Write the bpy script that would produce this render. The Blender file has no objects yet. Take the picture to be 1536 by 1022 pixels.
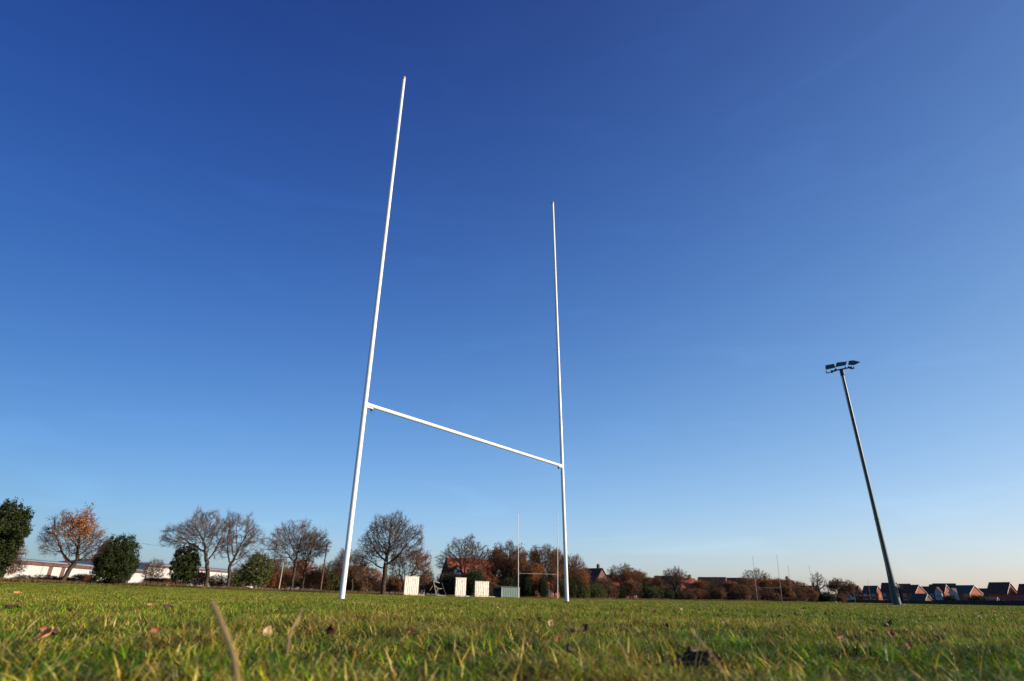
import bpy, math, random
import numpy as np
from mathutils import Vector, Matrix

sc = bpy.context.scene
COL = sc.collection
PI = math.pi
R = math.radians

# ------------------------------------------------------------------ camera model
FPX = 832.0
PITCH = math.atan(384.3 / FPX)
ROLL = math.atan(0.019)
CAM_H = 0.088
cp, sp = math.cos(PITCH), math.sin(PITCH)
F = np.array([0, cp, sp]); U0 = np.array([0, -sp, cp]); R0 = np.array([1.0, 0, 0])
UP = U0 * math.cos(ROLL) - R0 * math.sin(ROLL)
RT = R0 * math.cos(ROLL) + U0 * math.sin(ROLL)
CAM = np.array([0, 0, CAM_H])

def ray(px, py):
    return F + (px - 768) / FPX * RT + (511 - py) / FPX * UP

def horizon_y(px):
    # y where the ray is level
    lo, hi = 400.0, 1400.0
    for _ in range(40):
        m = (lo + hi) / 2
        if ray(px, m)[2] > 0: lo = m
        else: hi = m
    return lo

# how high the far edge of the field sits, read along the photograph's skyline of grass
EDGE = [(0, 872.5), (130, 876.0), (250, 880.5), (380, 885.5), (514, 890.0), (640, 894.0), (768, 897.0), (900, 899), (1100, 901.5), (1300, 904.5), (1536, 909)]
az_tab, s_tab = [], []
for x, y in EDGE:
    d = ray(x, y); hor = math.hypot(d[0], d[1])
    az_tab.append(math.atan2(d[0], d[1])); s_tab.append(d[2] / hor * 100.0 + CAM_H)
az_tab = np.array(az_tab); s_tab = np.array(s_tab)
s_tab = np.maximum(s_tab, -0.15)

def terrain(x, y):
    x = np.asarray(x, float); y = np.asarray(y, float)
    r = np.hypot(x, y)
    az = np.arctan2(x, y)
    s = np.interp(az, az_tab, s_tab)
    t = np.clip((r - 12) / 93.0, 0, 1)
    far = np.where(np.abs(az) > 1.4, np.clip((PI - np.abs(az)) / (PI - 1.4), 0, 1), 1)
    z = s * t * t * (3 - 2 * t) * far
    near = np.clip(1 - r / 14, 0, 1)
    z = z + near * 0.004 * (np.sin(x * 3.1 + 1) * np.cos(y * 2.3) + .6 * np.sin(x * 9.0 + y * 7.0))
    return z

def gz(x, y): return float(terrain(x, y))

def at(px, D):
    """ground point seen at column px, D metres away"""
    d = ray(px, horizon_y(px)); h = math.hypot(d[0], d[1])
    x, y = d[0] / h * D, d[1] / h * D
    return np.array([x, y, gz(x, y)])

def pt(px, py, D):
    d = ray(px, py); h = math.hypot(d[0], d[1])
    return CAM + d / h * D

def mpp(px, D):
    """metres across the line of sight per pixel at column px, D metres away"""
    a = pt(px - .5, horizon_y(px - .5), D); b = pt(px + .5, horizon_y(px + .5), D)
    return float(np.linalg.norm(a - b))

def azim(px):
    d = ray(px, horizon_y(px)); return math.atan2(d[0], d[1])

# ------------------------------------------------------------------ object helpers
def tag(o, label=None, cat=None, group=None, kind=None):
    if label: o['label'] = label
    if cat: o['category'] = cat
    if group: o['group'] = group
    if kind: o['kind'] = kind
    return o

def empty(name, loc, rz=0, label=None, cat=None, group=None):
    o = bpy.data.objects.new(name, None); COL.objects.link(o)
    o.location = tuple(float(v) for v in loc); o.rotation_euler = (0, 0, rz)
    o.empty_display_size = .3
    return tag(o, label, cat, group)

def np_mesh(name, verts, faces, colors=None, smooth=False):
    verts = np.asarray(verts, np.float32)
    me = bpy.data.meshes.new(name)
    me.vertices.add(len(verts)); me.vertices.foreach_set('co', verts.ravel())
    faces = [np.asarray(f, np.int32) for f in faces if len(f)]
    nl = sum(f.size for f in faces); nf = sum(len(f) for f in faces)
    me.loops.add(nl); me.polygons.add(nf)
    me.loops.foreach_set('vertex_index', np.concatenate([f.ravel() for f in faces]))
    starts, off = [], 0
    for f in faces:
        k = f.shape[1]; starts.append(off + np.arange(len(f)) * k); off += f.size
    me.polygons.foreach_set('loop_start', np.concatenate(starts).astype(np.int32))
    if smooth: me.polygons.foreach_set('use_smooth', np.ones(nf, bool))
    me.update(calc_edges=True)
    if colors is not None:
        a = me.color_attributes.new('tint', 'FLOAT_COLOR', 'POINT')
        c = np.ones((len(verts), 4), np.float32); c[:, :3] = colors
        a.data.foreach_set('color', c.ravel())
    return me

def link(name, me, mat, parent=None):
    o = bpy.data.objects.new(name, me); COL.objects.link(o)
    if mat is not None and not len(me.materials): me.materials.append(mat)
    if parent is not None: o.parent = parent
    return o

class MB:
    """collects boxes, bars and polygons; build() links them as one mesh object"""
    def __init__(s): s.v = []; s.f = []
    def poly(s, pts, faces):
        b = len(s.v); s.v += [tuple(float(c) for c in p) for p in pts]
        s.f += [tuple(b + i for i in f) for f in faces]; return s
    def box(s, x0, x1, y0, y1, z0, z1):
        p = [(x0,y0,z0),(x1,y0,z0),(x1,y1,z0),(x0,y1,z0),(x0,y0,z1),(x1,y0,z1),(x1,y1,z1),(x0,y1,z1)]
        return s.poly(p, [(0,3,2,1),(4,5,6,7),(0,1,5,4),(1,2,6,5),(2,3,7,6),(3,0,4,7)])
    def bar(s, a, b, w, h=None):
        a = Vector(a); b = Vector(b); d = (b - a).normalized(); h = h or w
        u = d.cross(Vector((0,0,1)))
        if u.length < 1e-3: u = d.cross(Vector((0,1,0)))
        u.normalize(); v = u.cross(d)
        p = []
        for q in (a, b):
            for i, j in ((-1,-1),(1,-1),(1,1),(-1,1)): p.append(q + u*i*w/2 + v*j*h/2)
        return s.poly(p, [(0,1,2,3),(7,6,5,4),(0,4,5,1),(1,5,6,2),(2,6,7,3),(3,7,4,0)])
    def tube(s, a, b, ra, rb, n=16, cap=True):
        a = Vector(a); b = Vector(b); d = (b - a).normalized()
        u = d.cross(Vector((0,0,1)))
        if u.length < 1e-3: u = Vector((1,0,0))
        u.normalize(); v = d.cross(u)
        p = []
        for q, r in ((a, ra), (b, rb)):
            for i in range(n):
                t = 2*PI*i/n; p.append(q + (u*math.cos(t) + v*math.sin(t))*r)
        f = [(i, (i+1) % n, n+(i+1) % n, n+i) for i in range(n)]
        if cap: f += [tuple(range(n))[::-1], tuple(range(n, 2*n))]
        return s.poly(p, f)
    def lathe(s, prof, n=24, c=(0,0)):
        p = []
        for r, z in prof:
            for i in range(n):
                t = 2*PI*i/n; p.append((c[0]+r*math.cos(t), c[1]+r*math.sin(t), z))
        f = []
        for k in range(len(prof)-1):
            f += [(k*n+i, k*n+(i+1) % n, (k+1)*n+(i+1) % n, (k+1)*n+i) for i in range(n)]
        f += [tuple(range(n))[::-1], tuple(range((len(prof)-1)*n, len(prof)*n))]
        return s.poly(p, f)
    def build(s, name, mat, parent=None, smooth=False):
        me = bpy.data.meshes.new(name); me.from_pydata(s.v, [], s.f); me.update()
        if smooth:
            me.polygons.foreach_set('use_smooth', np.ones(len(me.polygons), bool))
            try: me.set_sharp_from_angle(angle=R(40))
            except Exception: pass
        return link(name, me, mat, parent)

def copy_tree(o, parent=None):
    c = o.copy(); COL.objects.link(c)
    if parent is not None: c.parent = parent
    for ch in list(o.children): copy_tree(ch, c)
    return c

# ------------------------------------------------------------------ materials
def new_mat(name):
    m = bpy.data.materials.new(name); m.use_nodes = True
    nt = m.node_tree; b = nt.nodes['Principled BSDF']; return m, nt, b

def mat_noise(name, c1, c2, scale=4.0, rough=.8, c3=None, spec=.3, detail=5, bump=0.0, stretch=None, metallic=0, lo=.35, hi=.65):
    m, nt, b = new_mat(name); N = nt.nodes; L = nt.links
    tc = N.new('ShaderNodeTexCoord'); mp = N.new('ShaderNodeMapping')
    if stretch: mp.inputs['Scale'].default_value = stretch
    L.new(tc.outputs['Object'], mp.inputs['Vector'])
    no = N.new('ShaderNodeTexNoise'); no.inputs['Scale'].default_value = scale; no.inputs['Detail'].default_value = detail
    L.new(mp.outputs[0], no.inputs['Vector'])
    cr = N.new('ShaderNodeValToRGB'); e = cr.color_ramp.elements
    e[0].position = lo; e[0].color = (*c1, 1); e[1].position = hi; e[1].color = (*c2, 1)
    if c3:
        k = cr.color_ramp.elements.new((lo + hi) / 2); k.color = (*c3, 1)
    L.new(no.outputs['Fac'], cr.inputs['Fac']); L.new(cr.outputs[0], b.inputs['Base Color'])
    b.inputs['Roughness'].default_value = rough; b.inputs['Specular IOR Level'].default_value = spec
    b.inputs['Metallic'].default_value = metallic
    if bump:
        bn = N.new('ShaderNodeBump'); bn.inputs['Strength'].default_value = bump; bn.inputs['Distance'].default_value = .02
        L.new(no.outputs['Fac'], bn.inputs['Height']); L.new(bn.outputs[0], b.inputs['Normal'])
    return m

def mat_tint(name, rough=.5, transl=.35, spec=.3, noise=None, thin=True):
    """takes the colour of each leaf or blade from the mesh; leaf tissue lets some light through"""
    m, nt, b = new_mat(name); N = nt.nodes; L = nt.links
    at_ = N.new('ShaderNodeAttribute'); at_.attribute_name = 'tint'
    L.new(at_.outputs['Color'], b.inputs['Base Color'])
    b.inputs['Roughness'].default_value = rough; b.inputs['Specular IOR Level'].default_value = spec
    if transl > 0:
        tr = N.new('ShaderNodeBsdfTranslucent'); mx = N.new('ShaderNodeMixShader')
        L.new(at_.outputs['Color'], tr.inputs['Color']); mx.inputs[0].default_value = transl
        L.new(b.outputs[0], mx.inputs[1]); L.new(tr.outputs[0], mx.inputs[2])
        L.new(mx.outputs[0], N['Material Output'].inputs['Surface'])
    return m

def mat_brick(name, c1, c2, mortar, sx=4.0):
    m, nt, b = new_mat(name); N = nt.nodes; L = nt.links
    tc = N.new('ShaderNodeTexCoord'); br = N.new('ShaderNodeTexBrick')
    sep = N.new('ShaderNodeSeparateXYZ'); cmb = N.new('ShaderNodeCombineXYZ'); ad = N.new('ShaderNodeMath'); ad.operation = 'ADD'
    L.new(tc.outputs['Object'], sep.inputs[0]); L.new(sep.outputs['X'], ad.inputs[0]); L.new(sep.outputs['Y'], ad.inputs[1])
    L.new(ad.outputs[0], cmb.inputs['X']); L.new(sep.outputs['Z'], cmb.inputs['Y'])
    L.new(cmb.outputs[0], br.inputs['Vector'])
    br.inputs['Color1'].default_value = (*c1, 1); br.inputs['Color2'].default_value = (*c2, 1); br.inputs['Mortar'].default_value = (*mortar, 1)
    br.inputs['Scale'].default_value = sx; br.inputs['Mortar Size'].default_value = .02
    no = N.new('ShaderNodeTexNoise'); no.inputs['Scale'].default_value = .8; no.inputs['Detail'].default_value = 4
    mx = N.new('ShaderNodeMix'); mx.data_type = 'RGBA'; mx.blend_type = 'MULTIPLY'; mx.inputs['Factor'].default_value = .35
    L.new(tc.outputs['Object'], no.inputs['Vector'])
    L.new(br.outputs['Color'], mx.inputs['A']); L.new(no.outputs['Color'], mx.inputs['B']); L.new(mx.outputs['Result'], b.inputs['Base Color'])
    b.inputs['Roughness'].default_value = .9; b.inputs['Specular IOR Level'].default_value = .15
    return m

def mat_plain(name, c, rough=.6, spec=.4, metallic=0):
    m, nt, b = new_mat(name)
    b.inputs['Base Color'].default_value = (*c, 1); b.inputs['Roughness'].default_value = rough
    b.inputs['Specular IOR Level'].default_value = spec; b.inputs['Metallic'].default_value = metallic
    return m

M = {}
M['post'] = mat_noise('white_post_paint', (.74,.73,.70), (.80,.79,.77), 3, .38, spec=.5, stretch=(6,6,.6))
M['cap'] = mat_noise('faded_yellow_plastic', (.42,.25,.05), (.6,.4,.1), 8, .6)
M['bolt'] = mat_plain('rusty_steel', (.12,.07,.05), .6, .5, .4)
M['mast'] = mat_noise('weathered_galvanised_paint', (.02,.038,.042), (.038,.062,.066), 2.5, .42, spec=.55, stretch=(3,3,.3), metallic=.25)
M['lamp_body'] = mat_noise('dark_lamp_housing', (.03,.03,.035), (.06,.055,.05), 6, .5)
M['lamp_glass'] = mat_plain('lamp_glass', (.05,.045,.045), .15, .6)
M['bark'] = mat_noise('oak_bark', (.028,.021,.015), (.095,.068,.045), 3, .95, spec=.1, stretch=(3,3,.8), bump=.6)
M['twig'] = mat_noise('oak_twigs', (.055,.034,.022), (.17,.10,.06), .35, .9, spec=.1)
M['twig_pale'] = mat_noise('pale_grey_twigs', (.17,.135,.11), (.30,.25,.20), .35, .9, spec=.1)
M['leaf'] = mat_tint('dry_oak_leaves', .7, .25, .15)
M['green'] = mat_tint('evergreen_leaves', .6, .12, .15)
M['grass'] = mat_tint('grass_blades', .35, .24, .08)
M['white_wall'] = mat_noise('white_cladding', (.46,.44,.41), (.56,.54,.50), .25, .6, stretch=(1,1,.3))
M['grey_roof'] = mat_noise('blue_grey_roof_sheet', (.17,.19,.22), (.24,.26,.29), .2, .5)
M['fascia'] = mat_noise('brown_fascia', (.10,.05,.04), (.17,.085,.07), .8, .7)
M['board'] = mat_noise('flaking_white_boards', (.42,.32,.20), (.82,.77,.66), 2.2, .75, stretch=(8,8,.9), lo=.36, hi=.5)
M['timber'] = mat_noise('weathered_timber', (.42,.31,.20), (.68,.56,.40), 3, .8, stretch=(1,1,1))
M['shed'] = mat_noise('pale_green_steel', (.07,.125,.095), (.11,.17,.135), 1.6, .55, stretch=(4,4,.6), spec=.4)
M['shed_roof'] = mat_noise('dark_steel_roof', (.07,.05,.045), (.12,.08,.07), 2, .6)
M['brick_red'] = mat_brick('red_brick', (.42,.115,.05), (.33,.08,.04), (.28,.17,.12))
M['brick_dark'] = mat_brick('brown_brick', (.19,.085,.06), (.13,.065,.05), (.22,.19,.17))
M['tile_red'] = mat_noise('red_clay_tiles', (.22,.055,.035), (.33,.09,.055), 1.1, .85, spec=.15)
M['tile_brown'] = mat_noise('brown_roof_tiles', (.075,.035,.024), (.125,.065,.045), 1.1, .85, spec=.15)
M['tile_grey'] = mat_noise('grey_roof_tiles', (.055,.048,.042), (.085,.078,.07), 1.1, .8, spec=.2)
M['render_w'] = mat_noise('pale_render', (.36,.36,.35), (.46,.45,.43), 1, .85)
M['frame_w'] = mat_plain('white_window_frame', (.75,.75,.73), .5)
M['pane'] = mat_plain('window_glass', (.02,.025,.03), .06, .7)
M['door'] = mat_plain('dark_door', (.05,.04,.04), .5)
M['fence'] = mat_noise('dark_fence_boards', (.04,.03,.022), (.10,.07,.05), 1.2, .9, stretch=(5,5,.5))
M['rail_pole'] = mat_noise('rusty_pole', (.10,.05,.035), (.2,.09,.06), 2, .8)
M['pale_pole'] = mat_plain('pale_pole', (.5,.46,.4), .6)
M['blue'] = mat_plain('blue_sign', (.03,.07,.3), .5)
M['dirt'] = mat_noise('damp_soil', (.02,.014,.01), (.05,.035,.025), 60, .95, bump=.5)

# field
m, nt, b = new_mat('turf_ground'); N = nt.nodes; L = nt.links
tc = N.new('ShaderNodeTexCoord')
def noise(scale, det=6, vec=None):
    n = N.new('ShaderNodeTexNoise'); n.inputs['Scale'].default_value = scale; n.inputs['Detail'].default_value = det
    L.new(tc.outputs['Object'], n.inputs['Vector']); return n
n1 = noise(.12, 8); n2 = noise(35, 6); n3 = noise(3.0, 6)
r1 = N.new('ShaderNodeValToRGB'); e = r1.color_ramp.elements
e[0].position = .3; e[0].color = (.065,.11,.006,1); e[1].position = .7; e[1].color = (.13,.165,.01,1)
L.new(n1.outputs['Fac'], r1.inputs['Fac'])
r2 = N.new('ShaderNodeValToRGB'); e = r2.color_ramp.elements
e[0].position = .38; e[0].color = (.022,.016,.009,1); e[1].position = .62; e[1].color = (.06,.06,.018,1)
L.new(n2.outputs['Fac'], r2.inputs['Fac'])
mx = N.new('ShaderNodeMix'); mx.data_type = 'RGBA'
r3 = N.new('ShaderNodeValToRGB'); e = r3.color_ramp.elements
e[0].position = .25; e[0].color = (.2,.2,.2,1); e[1].position = .75; e[1].color = (.75,.75,.75,1)
L.new(n3.outputs['Fac'], r3.inputs['Fac']); L.new(r3.outputs[0], mx.inputs['Factor'])
L.new(r2.outputs[0], mx.inputs['A']); L.new(r1.outputs[0], mx.inputs['B'])
L.new(mx.outputs['Result'], b.inputs['Base Color']); b.inputs['Roughness'].default_value = 1; b.inputs['Specular IOR Level'].default_value = 0
bn = N.new('ShaderNodeBump'); bn.inputs['Strength'].default_value = .7; bn.inputs['Distance'].default_value = .01
L.new(n2.outputs['Fac'], bn.inputs['Height']); L.new(bn.outputs[0], b.inputs['Normal'])
M['turf'] = m

# ------------------------------------------------------------------ ground
def make_ground():
    radii = np.concatenate([[0.0], np.geomspace(.08, 1600, 130)])
    na = 288
    az = np.arange(na) * 2 * PI / na
    v = [(0, 0, gz(0, 0))]
    rr, aa = np.meshgrid(radii[1:], az, indexing='ij')
    x = (rr * np.sin(aa)).ravel(); y = (rr * np.cos(aa)).ravel(); z = terrain(x, y)
    verts = np.vstack([[0, 0, gz(0, 0)], np.stack([x, y, z], 1)])
    nr = len(radii) - 1
    i = np.arange(nr - 1)[:, None]; j = np.arange(na)[None, :]; jn = (j + 1) % na
    q = np.stack([1 + i*na + j, 1 + (i+1)*na + j, 1 + (i+1)*na + jn, 1 + i*na + jn], -1).reshape(-1, 4)[:, ::-1]
    j1 = np.arange(na); t = np.stack([np.zeros(na, int), 1 + (j1+1) % na, 1 + j1], 1)
    o = link('playing_field', np_mesh('playing_field', verts, [q, t], smooth=True), M['turf'])
    tag(o, 'flat green playing field reaching from the camera to the tree line', 'field', kind='structure')
make_ground()

# ------------------------------------------------------------------ grass blades
def vnoise(x, y, s, seed):
    rng = np.random.default_rng(seed); out = np.zeros_like(x)
    for k in range(7):
        a = rng.uniform(0, 2*PI); f = s * rng.uniform(.6, 1.7); p = rng.uniform(0, 2*PI)
        out += np.sin((x*math.cos(a) + y*math.sin(a)) * f + p)
    return out / 7 ** .5 / 1.2

GREENS = np.array([(.055,.165,.004), (.098,.235,.004), (.18,.32,.006), (.025,.095,.003), (.31,.34,.010), (.085,.20,.004)])
STRAW = np.array([(.66,.46,.08), (.46,.27,.05), (.75,.60,.18), (.20,.10,.02)])

def blades(rng, x, y, h, w, segs=3, lean=(0.2, 1.6), straw=.15):
    n = len(x); z = terrain(x, y)
    a = rng.uniform(0, 2*PI, n); ln = rng.uniform(lean[0], lean[1], n) ** 1.2
    dx, dy = np.cos(a), np.sin(a)
    fa = a + rng.normal(PI/2, .5, n); wx, wy = np.cos(fa), np.sin(fa)
    curve = rng.uniform(.2, 1.1, n)
    V = []
    for k in range(segs + 1):
        t = k / segs
        hor = h * ln * (t * (1 - curve * .5) + t * t * curve * .9)
        ver = h * (t - .35 * curve * ln * t * t)
        px, py, pz = x + dx*hor, y + dy*hor, z - .004 + ver
        ww = w * (1 - t ** 1.7) * .5
        if k < segs:
            V.append(np.stack([px - wx*ww, py - wy*ww, pz], 1)); V.append(np.stack([px + wx*ww, py + wy*ww, pz], 1))
        else: V.append(np.stack([px, py, pz], 1))
    vp = 2*segs + 1
    verts = np.stack(V, 1).reshape(-1, 3)
    base = np.arange(n) * vp
    quads = np.concatenate([np.stack([base+2*k, base+2*k+1, base+2*k+3, base+2*k+2], 1) for k in range(segs-1)]) if segs > 1 else np.zeros((0,4), int)
    tris = np.stack([base+2*segs-2, base+2*segs-1, base+2*segs], 1)
    patch = vnoise(x, y, 1.1, 5) * .4 + vnoise(x, y, 5.0, 6) * .5 + vnoise(x, y, 16.0, 7) * .5
    ci = rng.integers(0, len(GREENS), n); col = GREENS[ci] * rng.uniform(.35, 1.55, (n, 1))
    fine = vnoise(x, y, 55, 21) + .8*vnoise(x, y, 23, 22)
    col *= (.80 + .50 * np.clip(fine, -1.5, 1.9))[:, None]
    col[:, 0] *= 1 + .25 * np.clip(patch, -1, 1.5)
    sm = rng.random(n) < np.clip(straw * (1.1 + 1.5 * patch), .02, .75)
    si = rng.integers(0, len(STRAW), n)
    col = np.where(sm[:, None], STRAW[si] * rng.uniform(.5, 1.2, (n, 1)), col)
    c = np.repeat(col[:, None, :], vp, 1)
    tips = rng.random(n) < .25
    tcol = STRAW[rng.integers(0, 3, n)]
    c[:, -1] = np.where(tips[:, None], tcol, c[:, -1]); 
    if vp > 3: c[:, -3:-1] = np.where(tips[:, None, None], .6*c[:, -3:-1] + .4*tcol[:, None], c[:, -3:-1])
    return verts, quads, tris, c.reshape(-1, 3)

def make_grass():
    rng = np.random.default_rng(11)
    sets = []
    TH = 1.80
    def sample(r0, r1, dens_fn, m=600):
        # area-weighted radii
        e = np.geomspace(r0, r1, m); mid = (e[1:] + e[:-1]) / 2
        cnt = TH / 2 * (e[1:]**2 - e[:-1]**2) * dens_fn(mid)
        n = int(cnt.sum()); idx = rng.choice(m-1, n, p=cnt/cnt.sum())
        r = rng.uniform(e[idx], e[idx+1]); a = rng.uniform(-TH/2, TH/2, n)
        return r * np.sin(a), r * np.cos(a), r
    # short turf near the lens
    x, y, r = sample(.16, 2.2, lambda q: 42000 + 0*q)
    n = len(x); cl = vnoise(x, y, 14, 2); cl2 = vnoise(x, y, 3.5, 3)
    keep = rng.random(n) < np.clip(.70 + .55*cl + .25*vnoise(x, y, 40, 8), .06, 1); x, y, r, cl, cl2 = x[keep], y[keep], r[keep], cl[keep], cl2[keep]
    h = (.0185 + .0075*np.clip(cl, -1.2, 1.6) + .004*cl2 + .003*vnoise(x, y, 45, 12)) * rng.uniform(.45, 1.5, len(x))
    h = np.where(r < .5, h * (.7 + .3 * (r/.5)), h)
    sets.append(blades(rng, x, y, h, rng.uniform(.0009, .0023, len(x)), 4, (.3, 2.0)))
    # coarser blades and dead thatch among them
    x, y, r = sample(.2, 5.0, lambda q: 3600 * np.minimum(1, (2.2/q)**1.5))
    h = (.026 + .008*np.clip(vnoise(x, y, 8, 31), -1, 1.5)) * rng.uniform(.5, 1.35, len(x)); h = np.where(r < .5, h*.6, h)
    sets.append(blades(rng, x, y, h, rng.uniform(.0017, .0034, len(x)) * np.maximum(1, (r/2.2)**.8), 4, (.3, 1.8), .25))
    # mid distance
    x, y, r = sample(2.2, 11, lambda q: 36000 * (2.2/q)**1.85)
    cl = vnoise(x, y, 9, 2); cl2 = vnoise(x, y, 2.0, 3)
    h = (.023 + .006*np.clip(cl, -1.2, 1.5) + .004*cl2) * rng.uniform(.6, 1.4, len(x))
    sets.append(blades(rng, x, y, h, .0018 * (r/2.2)**.85 * rng.uniform(.7, 1.4, len(x)), 2))
    x, y, r = sample(11, 75, lambda q: 1530 * (11/q)**2.0)
    h = (.022 + .006*vnoise(x, y, 1.0, 3)) * rng.uniform(.6, 1.3, len(x))
    sets.append(blades(rng, x, y, h, .0088 * (r/11)**.95 * rng.uniform(.7, 1.4, len(x)), 1))
    vs, qs, ts, cs, off = [], [], [], [], 0
    for v, q, t, c in sets:
        vs.append(v); cs.append(c); qs.append(q + off); ts.append(t + off); off += len(v)
    me = np_mesh('grass', np.concatenate(vs), [np.concatenate(qs), np.concatenate(ts)], np.concatenate(cs))
    o = link('grass', me, M['grass']); tag(o, 'short green winter turf with straw coloured blades', 'grass', kind='stuff')
    print('grass blades faces', len(me.polygons))
make_grass()

# ------------------------------------------------------------------ main goal
def goal(name, bl, br, hb, tl, tr, rpost, rbar, label, group=None, detail=True, taper=.85, pole=None):
    """bl, br feet; tl, tr tips; hb crossbar height"""
    t = empty(name, (bl + br) / 2, 0, label, 'goal posts', group)
    o = np.array(t.location); pm = pole or M['post']
    feet = []
    for b_, tp in ((bl, tl), (br, tr)):
        mb = MB(); a = Vector(b_ - o); c = Vector(tp - o); n = 8
        ns = 28 if detail else 10
        if detail: mb.tube(a - Vector((0,0,.1)), a.lerp(c, .006), rpost*1.0, rpost, ns)
        mb.v.clear(); mb.f.clear()
        a2 = a - (c - a) * .01
        segs = [(0, 1.0), (hb/ (c-a).length * 1.03, 1.0), (.62, .9), (1.0, taper)]
        # one continuous tapering pole
        d = (c - a).normalized(); u = d.cross(Vector((0,1,0))).normalized(); v = d.cross(u)
        P = []
        for k, (s_, rr) in enumerate(segs):
            q = a2 if k == 0 else a.lerp(c, s_)
            for i in range(ns):
                th = 2*PI*i/ns; P.append(q + (u*math.cos(th) + v*math.sin(th))*rpost*rr)
        fc = []
        for k in range(len(segs)-1):
            fc += [(k*ns+i, k*ns+(i+1) % ns, (k+1)*ns+(i+1) % ns, (k+1)*ns+i) for i in range(ns)]
        fc += [tuple(range((len(segs)-1)*ns, len(segs)*ns))]
        mb.poly(P, fc); up = mb.build('upright', pm, t, True)
        if detail:
            cb = MB(); cb.tube(c - d*.03, c + d*.035, rpost*taper*1.12, rpost*taper*1.08, 20)
            cb.build('cap', M['cap'], up, True)
            cl = MB(); s_ = (hb - .17) / (c-a).z; q = a.lerp(c, s_)
            cl.tube(q - d*.012, q + d*.012, rpost*1.06, rpost*1.06, 28)
            cl.build('joint_collar', M['post'], up, True)
            for s_ in (.36, .64):
                q = a.lerp(c, s_); k = MB(); rr = rpost*(1.0 if s_ < .5 else .92)*1.035; k.tube(q - d*.05, q + d*.05, rr, rr, 28); k.build('sleeve_joint', M['post'], up, True)
            k = MB(); k.lathe([(.085,-.03),(.085,.012),(.05,.02)], 20, (a.x, a.y)); k.build('ground_socket', M['bolt'], t)
        feet.append((a, c))
    def pa(i, z):
        a, c = feet[i]; return a.lerp(c, (z) / (c.z - a.z))
    p, q = pa(0, hb), pa(1, hb); dd = (q - p).normalized()
    cb = MB(); cb.tube(p + dd*rpost*.9, q - dd*rpost*.9, rbar, rbar, 24 if detail else 8); bar = cb.build('crossbar', pm, t, True)
    if detail:
        for s_, e_ in ((p, dd), (q, -dd)):
            k = MB(); k.box(-.001, .001, -.001, .001, -.001, .001); k.v.clear(); k.f.clear()
            k.bar(s_ + e_*rpost*.95 - Vector((0,0,rbar+.012)), s_ + e_*(rpost+.12) - Vector((0,0,rbar+.008)), .045, .01)
            k.tube(s_ + e_*rpost*.98, s_ + e_*(rpost+.03), rbar*1.14, rbar*1.14, 20)
            k.build('bracket', M['post'], t)
            g = MB(); x = s_ + e_*(rpost+.11)
            g.tube(x - Vector((0,0,rbar+.055)), x - Vector((0,0,rbar+.01)), .018, .014, 6); g.tube(x - Vector((0,0,rbar+.04)) , x - Vector((0,0,rbar+.028)), .03, .03, 6)
            g.build('bolt', M['bolt'], t)
    return t

def Dof(px, py, z):
    d = ray(px, py); return (z - CAM_H) / d[2] * math.hypot(d[0], d[1])
DL = Dof(547, 606, 3.0); DR = Dof(844, 699.5, 3.0)
bl, br = at(513.5, DL), at(850.5, DR)
tl, tr = pt(606, 118, DL), pt(829, 305, DR)
print('goal', DL, DR, np.linalg.norm(bl-br), tl, tr)
goal('rugby_goal', bl, br, 3.0, tl, tr, .041, .034, 'tall white rugby goal posts with slanting crossbar standing close to the camera', 'rugby goals on the pitches')
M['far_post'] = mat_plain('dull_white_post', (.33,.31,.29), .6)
M['near_far_post'] = mat_plain('white_far_post', (.72,.70,.66), .5)
def far_goal(x0, y0, x1, y1, b0, b1, D0, D1, cross, label, r=.06, pm='far_post'):
    bl, br = at(b0, D0), at(b1, D1)
    return goal('rugby_goal', bl, br, cross, pt(x0, y0, D0), pt(x1, y1, D1), r, r*.26, label, 'rugby goals on the pitches', False, pole=M[pm])
far_goal(777.5, 771, 836.5, 768, 777.5, 836.5, 80, 82, 3.0, 'white rugby goal posts in front of the green steel store', .045, 'near_far_post')
far_goal(1129, 835, 1165, 833, 1136.5, 1173.5, 172, 176, 3.3, 'distant grey rugby goal posts, tallest pair before the brown hedgerow', .045)
far_goal(1181.5, 848, 1213.5, 848, 1189.5, 1222.5, 215, 220, 3.3, 'distant rugby goal posts beside the lone round bare tree', .045)
far_goal(1277, 869, 1301, 868, 1283.5, 1307.5, 290, 298, 3.0, 'faint thin rugby goal posts in front of the new houses', .045)

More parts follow.
